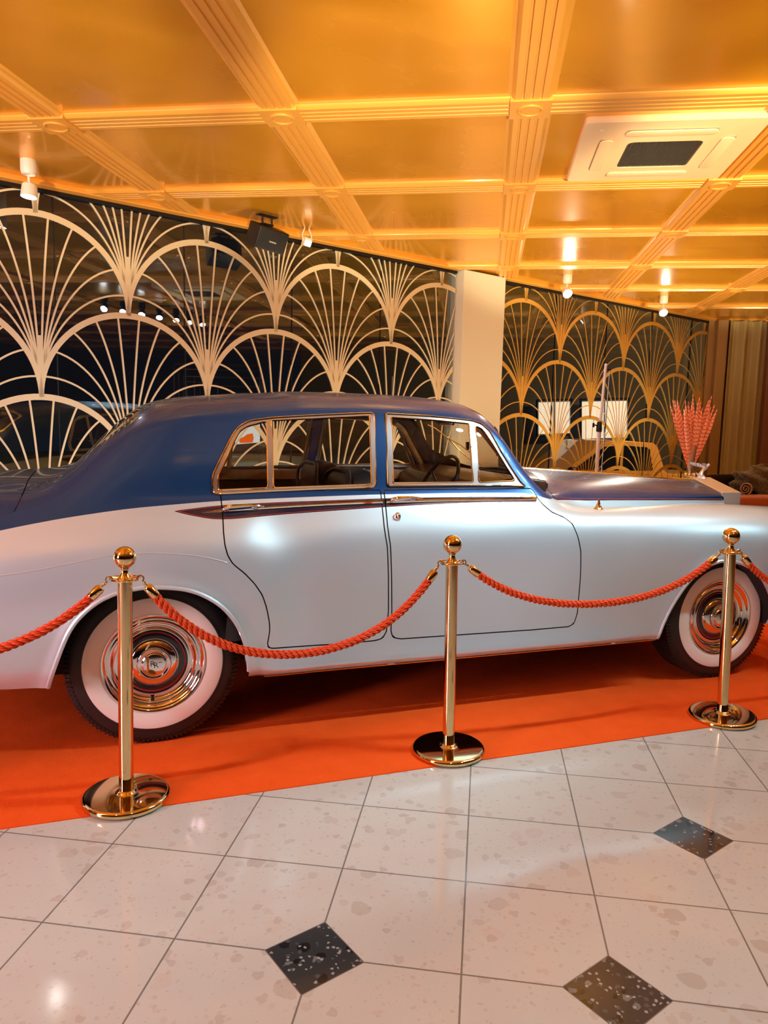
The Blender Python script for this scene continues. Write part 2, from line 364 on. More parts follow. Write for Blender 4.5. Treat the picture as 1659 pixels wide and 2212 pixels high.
# pier between the two windows
pr_ = MB(); Mw = Matrix(((WD[0], WN[0], 0), (WD[1], WN[1], 0), (0, 0, 1)))
c_ = wp(4.637, 1.525, -.02); pr_.box(c_, (.312, .10, 1.525), Mw)
tag(pr_.build('wall_pier', PIER, smooth=False, bevel=.004), 'beige square pier between the two glass windows', kind='structure')

# ------------------------------------------------------------------ glass wall with fan pattern
FW, FH = 1.2987, .65
def fan_mesh(s0, s1, z0, z1, rw):
    mb = MB()
    def ribbon(c, wid, dz):
        c = np.asarray(c); t = np.gradient(c, axis=0); t /= np.linalg.norm(t, axis=1)[:, None] + 1e-9
        wv = np.asarray(wid) * np.ones(len(c)); nn = np.stack([-t[:, 1], t[:, 0]], 1) * wv[:, None] / 2
        a = c + nn; b2 = c - nn; L = len(c); vs = []
        for d in (-.0085 - dz, -.004):
            vs += [wp(p[0], p[1], d) for p in a] + [wp(p[0], p[1], d) for p in b2]
        fs = []
        for i in range(L - 1):
            fs += [(i, i + 1, L + i + 1, L + i), (2 * L + i, 3 * L + i, 3 * L + i + 1, 2 * L + i + 1), (i, 2 * L + i, 2 * L + i + 1, i + 1), (L + i, L + i + 1, 3 * L + i + 1, 3 * L + i)]
        mb.add(vs, fs)
    k0 = int(math.floor((s0 - .22) / FW * 2)) - 2; k1 = int(math.ceil((s1 - .22) / FW * 2)) + 2
    for row in range(-5, 3):
        for k in range(k0, k1 + 1):
            if (k + row) % 2: continue
            cx = .22 + k * FW / 2; tz = 1.575 + row * FH
            if cx < s0 - FW * .6 or cx > s1 + FW * .6 or tz > z1 or tz + 2 * FH < z0: continue
            ph = np.linspace(-PI / 2, PI / 2, 41)
            ribbon(np.stack([cx + FW / 2 * np.sin(ph), tz + FH + FH * np.cos(ph)], 1), .032 + .014 * np.cos(ph), .0008)
            for e in (7.5, 23, 40.5, 58.5, 76.5):
                for sg in (-1, 1):
                    a = math.radians(e); xe = (FW / 2 - .012) * math.sin(a); ze = FH + (FH - .012) * math.cos(a)
                    t = np.linspace(0, 1, 22); k2 = (e / 80) ** .8
                    x_s = t ** 1.35; z_s = t
                    x_e = 1 - np.cos(t * PI / 2); z_e = np.sin(t * PI / 2)
                    x = (1 - k2) * x_s + k2 * x_e; z = (1 - k2) * z_s + k2 * z_e
                    ribbon(np.stack([cx + sg * xe * x, tz + ze * z], 1), rw, .0)
            t = np.linspace(0, 1, 14)
            ribbon(np.stack([np.full(14, cx), tz + .004 + .44 * t], 1), rw * 1.3 + rw * 2.3 * np.sin(np.clip(t * 1.9, 0, 1) * PI / 2) * (1 - t ** 3 * .6), .0004)
    return mb
def window(name, s0, s1, seams, label, decal):
    root = empty(name, wp((s0 + s1) / 2, 0, 0)); tag(root, label, None, None, 'structure'); bpy.context.view_layer.update()
    inv = root.matrix_world.inverted()
    def put(o): o.parent = root; o.matrix_parent_inverse = inv; return o
    ed = [s0] + seams + [s1]
    for a, b2 in zip(ed[:-1], ed[1:]):
        mb = MB(); g = .003
        mb.add([wp(a + g, .06, 0), wp(b2 - g, .06, 0), wp(b2 - g, HC - .03, 0), wp(a + g, HC - .03, 0)], [(0, 1, 2, 3)])
        put(mb.build('glass_pane', WALLGLASS, smooth=False))
    for s in seams:
        put(MB().box(wp(s, 1.54, 0), (.0035, .008, 1.49), Mw).build('pane_joint', DARKM, smooth=False))
    put(MB().box(wp((s0 + s1) / 2, HC - .016, 0), ((s1 - s0) / 2, .03, .016), Mw).build('head_rail', DARKM, smooth=False))
    put(MB().box(wp((s0 + s1) / 2, .03, 0), ((s1 - s0) / 2, .04, .03), Mw).build('sill_rail', DARKM, smooth=False))
    f = put(fan_mesh(s0, s1, .06, HC - .035, .0138 if s0 < 0 else .0098).build('fan_pattern', decal, smooth=False))
    dirs = Vector((*WD, 0))
    cut_plane(f, wp(s0, 0), -dirs); cut_plane(f, wp(s1, 0), dirs); cut_plane(f, (0, 0, HC - .035), (0, 0, 1)); cut_plane(f, (0, 0, .06), (0, 0, -1))
window('window_1', -6.0, 4.31, [-4.66, -3.66, -2.66, -1.66, -.66, .337, 1.327, 2.332, 3.33], 'tall glass wall with cream fan pattern left of the pier', DECAL)
window('window_2', 4.96, 9.74, [5.96, 6.96, 7.96, 8.96], 'tall glass wall with cream fan pattern, warm light in its colour, right of the pier', DECAL_WARM)

# ------------------------------------------------------------------ the car: shell grid
# ---- car shell: half sections (w = half width, z) at stations along x; 15 control points, sill -> roof centre
SEC = {
-1.36:[(.30,.50)]+[(.30,.51),(.30,.52),(.30,.53),(.30,.54),(.30,.55),(.29,.56),(.28,.57),(.26,.58),(.24,.585),(.2,.59),(.17,.595),(.12,.6),(.06,.6),(0,.6)],
-1.32:[(.62,.40),(.64,.42),(.655,.45),(.665,.50),(.67,.54),(.67,.58),(.665,.62),(.655,.65),(.635,.68),(.60,.71),(.55,.74),(.48,.765),(.38,.785),(.22,.80),(0,.805)],
-1.10:[(.78,.355),(.82,.39),(.84,.45),(.85,.52),(.855,.60),(.845,.69),(.82,.75),(.79,.80),(.75,.845),(.69,.89),(.61,.935),(.52,.97),(.40,1.0),(.22,1.015),(0,1.02)],
-.75:[(.86,.345),(.89,.39),(.905,.48),(.915,.58),(.92,.70),(.90,.81),(.87,.88),(.83,.935),(.785,.985),(.72,1.035),(.64,1.08),(.55,1.10),(.42,1.125),(.22,1.14),(0,1.145)],
-.38:[(.885,.335),(.915,.40),(.93,.50),(.94,.61),(.94,.75),(.918,.87),(.875,.955),(.835,1.005),(.79,1.06),(.725,1.115),(.645,1.15),(.55,1.16),(.42,1.175),(.22,1.182),(0,1.185)],
-.20:[(.89,.335),(.92,.40),(.935,.50),(.945,.61),(.945,.76),(.925,.885),(.87,.985),(.825,1.03),(.785,1.085),(.73,1.18),(.635,1.285),(.53,1.32),(.40,1.345),(.2,1.36),(0,1.365)],
-.05:[(.89,.335),(.925,.40),(.94,.50),(.947,.61),(.947,.76),(.93,.89),(.87,.995),(.815,1.045),(.775,1.09),(.725,1.22),(.635,1.37),(.55,1.42),(.42,1.465),(.2,1.487),(0,1.493)],
.10:[(.89,.335),(.925,.40),(.94,.50),(.945,.61),(.945,.76),(.93,.89),(.865,1.0),(.80,1.055),(.765,1.10),(.72,1.25),(.635,1.41),(.56,1.46),(.42,1.51),(.2,1.535),(0,1.54)],
.35:[(0.875,0.31),(0.905,0.345),(0.92,0.46),(0.932,0.6),(0.936,0.74),(0.922,0.88),(0.862,0.985),(0.79,1.062),(0.758,1.108),(0.71,1.265),(0.635,1.425),(0.572,1.482),(0.44,1.535),(0.22,1.562),(0,1.568)],
.50:[(0.855,0.29),(0.897,0.318),(0.892,0.41),(0.916,0.57),(0.922,0.72),(0.9,0.862),(0.828,0.985),(0.785,1.068),(0.756,1.112),(0.705,1.275),(0.632,1.44),(0.578,1.495),(0.45,1.548),(0.23,1.577),(0,1.583)],
.57:[(0.855,0.29),(0.897,0.318),(0.875,0.405),(0.888,0.565),(0.894,0.72),(0.879,0.872),(0.816,0.992),(0.785,1.068),(0.756,1.112),(0.705,1.275),(0.632,1.44),(0.578,1.495),(0.45,1.548),(0.23,1.577),(0,1.583)],
.64:[(0.845,0.286),(0.888,0.315),(0.868,0.4),(0.866,0.56),(0.872,0.74),(0.866,0.885),(0.812,1),(0.783,1.072),(0.755,1.115),(0.703,1.283),(0.632,1.447),(0.582,1.503),(0.455,1.556),(0.24,1.587),(0,1.593)],
.80:[(.84,.285),(.885,.315),(.866,.40),(.864,.56),(.87,.74),(.865,.90),(.818,1.003),(.783,1.074),(.755,1.117),(.702,1.29),(.632,1.452),(.585,1.508),(.46,1.561),(.24,1.593),(0,1.60)],
1.20:[(.84,.285),(.885,.315),(.866,.40),(.864,.56),(.87,.74),(.868,.895),(.825,1.003),(.785,1.075),(.755,1.118),(.70,1.29),(.632,1.452),(.585,1.51),(.46,1.562),(.24,1.594),(0,1.60)],
1.60:[(.84,.285),(.885,.315),(.868,.40),(.868,.56),(.875,.74),(.873,.89),(.83,.995),(.785,1.07),(.755,1.116),(.70,1.28),(.635,1.43),(.59,1.485),(.45,1.542),(.24,1.568),(0,1.573)],
1.75:[(0.84,0.285),(0.885,0.315),(0.868,0.4),(0.87,0.56),(0.878,0.74),(0.876,0.888),(0.835,0.992),(0.785,1.065),(0.755,1.114),(0.7,1.25),(0.655,1.35),(0.622,1.385),(0.46,1.485),(0.24,1.525),(0,1.535)],
1.85:[(0.84,0.285),(0.885,0.315),(0.868,0.4),(0.872,0.56),(0.88,0.74),(0.878,0.886),(0.838,0.99),(0.783,1.06),(0.753,1.11),(0.715,1.18),(0.69,1.21),(0.668,1.23),(0.5,1.34),(0.26,1.41),(0,1.425)],
1.95:[(0.84,0.285),(0.885,0.315),(0.868,0.4),(0.874,0.56),(0.884,0.74),(0.88,0.885),(0.84,0.987),(0.78,1.045),(0.748,1.095),(0.728,1.105),(0.712,1.115),(0.69,1.122),(0.52,1.195),(0.27,1.265),(0,1.285)],
2.05:[(0.84,0.285),(0.885,0.315),(0.869,0.4),(0.876,0.56),(0.887,0.74),(0.883,0.883),(0.84,0.982),(0.765,1.028),(0.71,1.05),(0.685,1.065),(0.665,1.075),(0.63,1.085),(0.5,1.12),(0.27,1.16),(0,1.185)],
2.15:[(.84,.285),(.885,.315),(.869,.40),(.878,.56),(.89,.74),(.885,.882),(.838,.98),(.745,1.015),(.665,1.025),(.636,1.045),(.60,1.075),(.54,1.10),(.42,1.14),(.25,1.175),(0,1.186)],
2.25:[(.84,.285),(.883,.315),(.869,.40),(.88,.56),(.892,.74),(.887,.88),(.837,.982),(.735,1.01),(.648,.998),(.612,1.02),(.592,1.052),(.53,1.092),(.40,1.137),(.2,1.17),(0,1.178)],
2.55:[(.83,.28),(.87,.31),(.87,.40),(.885,.56),(.902,.74),(.897,.878),(.84,.98),(.715,1.015),(.558,.978),(.528,1.01),(.513,1.042),(.46,1.075),(.345,1.118),(.17,1.15),(0,1.16)],
2.90:[(.84,.29),(.87,.34),(.89,.45),(.905,.58),(.918,.74),(.905,.875),(.84,.978),(.69,1.022),(.475,.968),(.443,1.003),(.43,1.035),(.385,1.062),(.285,1.10),(.14,1.128),(0,1.138)],
3.25:[(.84,.30),(.87,.35),(.89,.45),(.91,.58),(.918,.74),(.902,.865),(.833,.968),(.665,1.015),(.395,.963),(.362,.997),(.352,1.027),(.315,1.05),(.23,1.08),(.11,1.105),(0,1.115)],
3.60:[(.82,.34),(.85,.40),(.875,.49),(.892,.6),(.895,.73),(.875,.845),(.80,.945),(.62,.99),(.315,.955),(.283,.99),(.275,1.018),(.25,1.034),(.17,1.058),(.08,1.082),(0,1.10)],
}
DX=.015; MV=8
def spl(xk,yk,xq):
    xk=np.asarray(xk,float);yk=np.asarray(yk,float)
    d=np.gradient(yk,xk); h=np.diff(xk); s=np.diff(yk)/h
    for i in range(len(s)):            # keep flat stretches flat, no overshoot
        for j in (i,i+1):
            if abs(s[i])<1e-9: d[j]=0
            elif d[j]/s[i]>3: d[j]=3*s[i]
    i=np.clip(np.searchsorted(xk,xq)-1,0,len(h)-1); t=(xq-xk[i])/h[i]
    return (2*t**3-3*t**2+1)*yk[i]+(t**3-2*t**2+t)*h[i]*d[i]+(-2*t**3+3*t**2)*yk[i+1]+(t**3-t**2)*h[i]*d[i+1]
def gauss(a,sig,axis=0,odd=True):
    r=int(3*sig+1); k=np.exp(-.5*(np.arange(-r,r+1)/sig)**2); k/=k.sum()
    a=np.moveaxis(a,axis,0)
    lo=2*a[0]-a[r:0:-1]; hi=2*a[-1]-a[-2:-r-2:-1]
    b=np.concatenate([lo,a,hi]); o=sum(k[j]*b[j:j+len(a)] for j in range(2*r+1))
    return np.moveaxis(o,0,axis)
def body_grid(arches):
    xk=sorted(SEC); S=np.array([SEC[k] for k in xk]); xs=np.arange(-1.36,3.6001,DX)
    n=len(xs); K=S.shape[1]; C=np.zeros((n,K,2))
    for k in range(K):
        for c in (0,1): C[:,k,c]=spl(xk,S[:,k,c],xs)
    C0=C.copy(); C=gauss(C,2.6); C[:3]=C0[:3]
    # Catmull-Rom across the section, mirrored at the centre
    E=np.concatenate([2*C[:,:1]-C[:,1:2],C,C[:,-2:-1]*np.array([-1,1])],1)
    out=[]
    for k in range(K-1):
        p0,p1,p2,p3=(E[:,k+j] for j in range(4))
        for m in range(MV):
            t=m/MV; out.append(.5*((2*p1)+(p2-p0)*t+(2*p0-5*p1+4*p2-p3)*t*t+(3*p1-p0-3*p2+p3)*t**3))
    out.append(C[:,-1]); W=np.stack(out,1)
    Wm=np.concatenate([W,W[:,-2:-26:-1]*np.array([-1,1])],1)
    W=gauss(Wm,2.2,1)[:,:W.shape[1]]; W[:,-1,0]=0
    P=np.zeros((n,W.shape[1],3)); P[...,0]=xs[:,None]; P[...,1]=-W[...,0]; P[...,2]=W[...,1]
    for A in arches:                    # rolled lip round each wheel arch
        A=np.asarray(A); d=np.full(P.shape[:2],9.)
        for a,b in zip(A[:-1],A[1:]):
            ab=b-a; q=P[...,[0,2]]-a; t=np.clip((q@ab)/(ab@ab),0,1); d=np.minimum(d,np.hypot(*np.moveaxis(q-t[...,None]*ab,-1,0)))
        P[...,1]-=np.where(P[...,2]<.9,.014*np.exp(-(d/.03)**2),0)
    return P
def grid_normals(P):
    du=np.gradient(P,axis=0);Pm=np.concatenate([P,P[:,-2:-3:-1]*np.array([1,-1,1])],1); dv=np.gradient(Pm,axis=1)[:,:-1]
    N=np.cross(du,dv); N/=np.linalg.norm(N,axis=-1,keepdims=True)+1e-12
    return N

RARCH = [(-.43, .10), (-.425, .30), (-.417, .336), (-.387, .432), (-.326, .583), (-.254, .669), (-.166, .722), (-.059, .745), (.032, .744), (.125, .73), (.201, .70), (.278, .644), (.338, .566), (.376, .476), (.389, .40), (.396, .346), (.40, .10)]
FARCH = [(2.63, .10), (2.63, .30), (2.663, .416), (2.718, .533), (2.789, .635), (2.87, .698), (2.992, .729), (3.125, .708), (3.235, .655), (3.31, .59), (3.40, .47), (3.44, .36), (3.445, .10)]
def dens(poly, n=120): return spline(poly, n)
RA, FA = dens(RARCH), dens(FARCH)
G = body_grid([RA[6:-6], FA[6:-6]]); GN = grid_normals(G)
NU, NV = G.shape[:2]
def sdf(x, z, poly):
    """signed distance to a closed polygon, negative inside"""
    p = np.asarray(poly); q = np.roll(p, -1, 0); d = np.full(len(x), 1e9); ins = np.zeros(len(x), bool)
    for a, b2 in zip(p, q):
        e = b2 - a; L = e @ e
        if L < 1e-12: continue
        t = np.clip(((x - a[0]) * e[0] + (z - a[1]) * e[1]) / L, 0, 1)
        d = np.minimum(d, np.hypot(x - a[0] - t * e[0], z - a[1] - t * e[1]))
        c = (a[1] > z) != (b2[1] > z)
        with np.errstate(divide='ignore', invalid='ignore'):
            ins ^= c & (x < (b2[0] - a[0]) * (z - a[1]) / (b2[1] - a[1]) + a[0])
    return np.where(ins, -d, d)
class Sh:                       # patch of the shell: columns x y z nx ny nz k
    def __init__(s, V, Q):
        u = sorted({i for q in Q for i in q}); mp = {j: i for i, j in enumerate(u)}
        s.V = V[u] if len(u) else V[:0]; s.Q = [tuple(mp[i] for i in q) for q in Q]
    @property
    def x(s): return s.V[:, 0]
    @property
    def w(s): return -s.V[:, 1]
    @property
    def z(s): return s.V[:, 2]
    @property
    def k(s): return s.V[:, 6]
def split(sh, f):
    V = list(sh.V); cache = {}; neg = []; pos = []
    def cut(a, b2):
        key = (a, b2) if a < b2 else (b2, a)
        if key not in cache:
            t = f[key[0]] / (f[key[0]] - f[key[1]]); V.append(sh.V[key[0]] * (1 - t) + sh.V[key[1]] * t); cache[key] = len(V) - 1
        return cache[key]
    for q in sh.Q:
        s = [f[i] <= 0 for i in q]
        if all(s): neg.append(q)
        elif not any(s): pos.append(q)
        else:
            A, B = [], []
            for i in range(len(q)):
                a, b2 = q[i], q[(i + 1) % len(q)]
                (A if s[i] else B).append(a)
                if s[i] != s[(i + 1) % len(q)]:
                    c = cut(a, b2); A.append(c); B.append(c)
            if len(A) > 2: neg.append(tuple(A))
            if len(B) > 2: pos.append(tuple(B))
    V = np.array(V).reshape(-1, 7)
    return Sh(V, neg), Sh(V, pos)
def shmesh(name, parts, parent, side=0, off=0.0):
    """parts: list of (patch, material). side 0: both halves in one mesh, -1 right (near) half, +1 left half"""
    vs, ns, fs, mi, mats = [], [], [], [], []
    for sh, mat in parts:
        if not sh.Q: continue
        if mat not in mats: mats.append(mat)
        for sgn in ((-1, 1) if side == 0 else (side,)):
            b = len(vs); Nn = sh.V[:, 3:6] / (np.linalg.norm(sh.V[:, 3:6], axis=1)[:, None] + 1e-9); p = sh.V[:, :3] + Nn * off
            m_ = np.array([1, -sgn, 1]); vs += (p * m_).tolist(); ns += (Nn * m_).tolist()
            fs += [tuple(i + b for i in (q if sgn < 0 else q[::-1])) for q in sh.Q]; mi += [mats.index(mat)] * len(sh.Q)
    seen = {}; mp = []; v2 = []; n2 = []                      # weld the patches
    for p, q in zip(vs, ns):
        key = (round(p[0], 5), round(p[1], 5), round(p[2], 5))
        if key not in seen: seen[key] = len(v2); v2.append(p); n2.append(q)
        mp.append(seen[key])
    vs, ns = v2, n2; f2 = []; m2 = []
    for f, k in zip(fs, mi):
        g = [mp[i] for i in f]; g = [g[i] for i in range(len(g)) if g[i] != g[i - 1]]
        if len(set(g)) == len(g) and len(g) > 2: f2.append(tuple(g)); m2.append(k)
    fs, mi = f2, m2
    me = bpy.data.meshes.new(name); me.from_pydata(vs, [], fs)
    for mt_ in mats: me.materials.append(mt_)
    me.polygons.foreach_set('material_index', mi); me.polygons.foreach_set('use_smooth', [True] * len(fs))
    me.update(); me.normals_split_custom_set_from_vertices(ns)
    o = bpy.data.objects.new(name, me); COL.objects.link(o); o.parent = parent; return o
def onsurf(x, z, off=0.0, k0=.5, k1=11.0, side=-1):
    """point of the shell side at (x, z)"""
    f = (x - G[0, 0, 0]) / DX; i = int(np.clip(f, 0, NU - 2)); t = f - i
    c = G[i] * (1 - t) + G[i + 1] * t; n = GN[i] * (1 - t) + GN[i + 1] * t
    a, b2 = int(k0 * MV), int(k1 * MV); zz_ = c[a:b2, 2]
    j = int(np.argmax(zz_ >= z)) if (zz_ >= z).any() else len(zz_) - 1
    j = max(j, 1) + a; s = np.clip((z - c[j - 1, 2]) / (c[j, 2] - c[j - 1, 2] + 1e-9), 0, 1)
    p = c[j - 1] * (1 - s) + c[j] * s; q = n[j - 1] * (1 - s) + n[j] * s; p = p + q / np.linalg.norm(q) * off
    return Vector((p[0], p[1] * -side, p[2]))
def rnd(poly, r=.03, n=5):
    """round the corners of a polygon"""
    out_ = []; L = len(poly)
    for i in range(L):
        p0, p1, p2 = (np.array(poly[(i + d) % L], float) for d in (-1, 0, 1))
        a, b2 = p0 - p1, p2 - p1; la, lb = np.linalg.norm(a), np.linalg.norm(b2); rr = min(r, la * .45, lb * .45)
        A, B = p1 + a / la * rr, p1 + b2 / lb * rr
        for t in np.linspace(0, 1, n): out_.append(tuple((1 - t) ** 2 * A + 2 * t * (1 - t) * p1 + t * t * B))
    return out_
def ipl(pts):
    a = np.array(pts); return lambda x: np.interp(x, a[:, 0], a[:, 1])
def sm_ipl(pts):
    a = spline(pts, 60); o = np.argsort(a[:, 0]); return lambda x: np.interp(x, a[o, 0], a[o, 1])

BELT = sm_ipl([(-1.36, .66), (-1.10, .83), (-.85, .92), (-.574, .98), (-.443, 1.006), (-.305, 1.029), (-.107, 1.054), (.081, 1.068), (.299, 1.081), (.548, 1.089), (.765, 1.095), (1.062, 1.101), (1.477, 1.103), (1.75, 1.101), (1.87, 1.094), (1.94, 1.075), (2.04, 1.058), (2.265, 1.041), (2.453, 1.033), (2.852, 1.018), (3.288, 1.002), (3.547, .992), (3.62, .99)])
SPEAR_U = [(.085, 1.044), (.177, 1.053), (.297, 1.063), (.546, 1.072), (.762, 1.077), (1.058, 1.083), (1.298, 1.085), (1.70, 1.085), (1.898, 1.081)]
SPEAR_L = [(.085, 1.044), (.174, 1.023), (.28, 1.008), (.454, 1.013), (.756, 1.029), (1.051, 1.044), (1.289, 1.052), (1.65, 1.056), (1.888, 1.056)]
SPEAR = [tuple(p) for p in spline(SPEAR_U, 40)] + [tuple(p) for p in spline(SPEAR_L, 40)[::-1]]
RDOOR = [(.294, 1.122), (.295, 1.047), (.291, .956), (.293, .906), (.304, .861), (.325, .825), (.375, .782), (.417, .735), (.451, .683), (.471, .624), (.485, .558), (.489, .52), (.485, .483), (.480, .452), (.484, .434), (.505, .426), (.617, .418), (.837, .413), (1.00, .416), (1.035, .424), (1.054, .455), (1.062, .554), (1.056, .712), (1.047, .867), (1.040, .91), (1.037, .952), (1.040, 1.04), (1.047, 1.122)]
FDOOR = [(1.064, 1.122), (1.058, 1.04), (1.054, .962), (1.057, .91), (1.063, .867), (1.072, .712), (1.079, .553), (1.077, .45), (1.088, .424), (1.126, .414), (1.455, .411), (1.845, .407), (2.06, .409), (2.092, .424), (2.107, .477), (2.105, .664), (2.095, .811), (2.078, .883), (2.055, .949), (2.018, .979), (1.955, 1.006), (1.922, 1.04), (1.903, 1.067), (1.890, 1.096), (1.872, 1.122)]
ROUT = rnd([(.262, 1.112), (.262, 1.19), (.300, 1.262), (.354, 1.359), (.388, 1.405), (.443, 1.434), (.551, 1.450), (.774, 1.468), (1.050, 1.486), (1.022, 1.135), (.769, 1.129), (.529, 1.121), (.321, 1.112)], .022)
RQ = rnd([(.284, 1.125), (.286, 1.185), (.328, 1.268), (.363, 1.338), (.391, 1.384), (.425, 1.408), (.520, 1.433), (.506, 1.133), (.315, 1.127)], .014)
RM = rnd([(.542, 1.438), (1.026, 1.471), (1.002, 1.146), (.531, 1.133)], .008)
FOUT = rnd([(1.112, 1.484), (1.351, 1.477), (1.582, 1.460), (1.634, 1.444), (1.672, 1.409), (1.719, 1.309), (1.774, 1.215), (1.812, 1.152), (1.838, 1.131), (1.534, 1.138), (1.084, 1.138)], .012)
FM = rnd([(1.137, 1.467), (1.350, 1.459), (1.558, 1.445), (1.539, 1.155), (1.113, 1.152)], .008)
FV = rnd([(1.594, 1.436), (1.634, 1.417), (1.682, 1.336), (1.739, 1.230), (1.782, 1.160), (1.570, 1.153)], .018)

Vg = np.concatenate([G.reshape(-1, 3), GN.reshape(-1, 3), np.repeat(np.arange(NV)[None] / MV, NU, 0).reshape(-1, 1)], 1)
full = Sh(Vg, [(i * NV + j, (i + 1) * NV + j, (i + 1) * NV + j + 1, i * NV + j + 1) for i in range(NU - 1) for j in range(NV - 1)])
# wheel arches
_, full = split(full, np.where(full.z < .9, sdf(full.x, full.z, RA), 1.0))
_, full = split(full, np.where(full.z < .9, sdf(full.x, full.z, FA), 1.0))
GAP = .0028
def gapcut(sh, f, g=GAP):
    a, rest = split(sh, f(sh) + g); gp, rest = split(rest, f(rest) - g); return a, gp, rest
def side_only(sh, f, kmax=11.6, kmin=-1): return np.where((sh.k < kmax) & (sh.k > kmin), f, 1.0)
# window groups
rw, full = split(full, side_only(full, sdf(full.x, full.z, ROUT))); fw, full = split(full, side_only(full, sdf(full.x, full.z, FOUT)))
seal1, full = split(full, side_only(full, sdf(full.x, full.z, ROUT) - .006)); seal2, full = split(full, side_only(full, sdf(full.x, full.z, FOUT) - .007))
gaps = []
rdoor, gp, full = gapcut(full, lambda q: side_only(q, sdf(q.x, q.z, RDOOR), 9.5)); gaps.append(gp)
fdoor, gp, full = gapcut(full, lambda q: side_only(q, sdf(q.x, q.z, FDOOR), 9.5)); gaps.append(gp)
# windscreen and rear window (cut in plan)
WSX = sm_ipl([(0, 1.66), (.2, 1.655), (.4, 1.64), (.5, 1.64), (.62, 1.70)])
def ws_field(sh): # positive outside
    w = sh.w; xt = 1.60 + .05 * (w / .55) ** 2; xb = 2.10 - .30 * (w / .66) ** 2.0
    we = np.interp(sh.x, [1.6, 1.7, 1.8, 1.9, 2.0, 2.1], [.50, .525, .565, .61, .60, .5])
    return np.maximum.reduce([xt - sh.x, sh.x - xb, w - we, 10.5 - sh.k])
wscreen, full = split(full, ws_field(full)); wseal, full = split(full, ws_field(full) - .008)
def rwf(sh):
    w = sh.w; xb = -.355 + .16 * (w / .55) ** 2; xt = -.045 - .03 * (w / .55) ** 2
    return np.maximum.reduce([xb - sh.x, sh.x - xt, w - .50, 10.6 - sh.k])
rwin, full = split(full, rwf(full)); rseal, full = split(full, rwf(full) - .022)
# bonnet
HSX = sm_ipl([(0, 2.158), (.10, 2.157), (.209, 2.153), (.316, 2.142), (.457, 2.108), (.594, 2.071), (.675, 2.052), (.73, 2.036), (.9, 2.0)])
def hood_f(sh): return np.maximum.reduce([HSX(sh.w) - sh.x, BELT(sh.x) - sh.z, 8.35 - sh.k])
hood, gp, full = gapcut(full, hood_f, .002); gaps.append(gp)
# boot lid
BSX = sm_ipl([(0, -.533), (.156, -.526), (.439, -.519), (.619, -.514), (.735, -.521), (.80, -.548), (.83, -.59), (.9, -.75)])
def boot_f(sh): return np.maximum(sh.x - BSX(sh.w), 8.2 - sh.k)
boot, gp, full = gapcut(full, boot_f, .0025); gaps.append(gp)
# paint border between blue and silver
def blue_f(sh): return np.maximum(BELT(sh.x) - sh.z, np.interp(sh.x, [1.9, 2.04], [6.0, 8.35]) - sh.k)
def paint(sh):
    bl, si = split(sh, blue_f(sh))
    sp, si = split(si, np.where((si.k > 3) & (si.k < 9), sdf(si.x, si.z, SPEAR), 1.0))
    return [(bl, BLUE), (sp, NAVY), (si, SILVER)]
car = empty('vintage_car', (1.3, 0, 0)); tag(car, 'two-tone silver and blue vintage saloon car with whitewall tyres on the red carpet', 'car')
bpy.context.view_layer.update()
CARI = car.matrix_world.inverted()
def cpart(o): o.parent = car; o.matrix_parent_inverse = CARI; return o
def sub(o, par): o.parent = par; o.matrix_parent_inverse = par.matrix_world.inverted(); return o
blue_rest, sil = split(full, blue_f(full))
sp_r, sil = split(sil, np.where((sil.k > 3) & (sil.k < 9), sdf(sil.x, sil.z, SPEAR), 1.0))
rear, sil = split(sil, sil.x - .52); rock, front = split(sil, sil.x - 2.064)
roof = cpart(shmesh('roof', [(blue_rest, BLUE), (seal1, RUBBER), (seal2, RUBBER), (wseal, RUBBER), (rseal, CHROME)], None)); roof['label'] = 'dark blue roof, pillars and rear deck'
for s, nm in ((-1, ''), (1, '')):
    cpart(shmesh('rear_fender', [(rear, SILVER), (sp_r, NAVY)], None, s))
    cpart(shmesh('front_fender', [(front, SILVER)], None, s))
    cpart(shmesh('rocker_panel', [(rock, SILVER)], None, s))
cpart(shmesh('hood', [(hood, BLUE)], None))['label'] = 'blue hood with chrome centre hinge'
cpart(shmesh('boot_lid', [(boot, BLUE)], None))
for g_ in gaps[:2]:
    for s in (-1, 1): cpart(shmesh('door_gap', [(g_, RUBBER)], None, s, -.007))
cpart(shmesh('hood_gap', [(gaps[2], RUBBER)], None, 0, -.007)); cpart(shmesh('boot_gap', [(gaps[3], RUBBER)], None, 0, -.007))
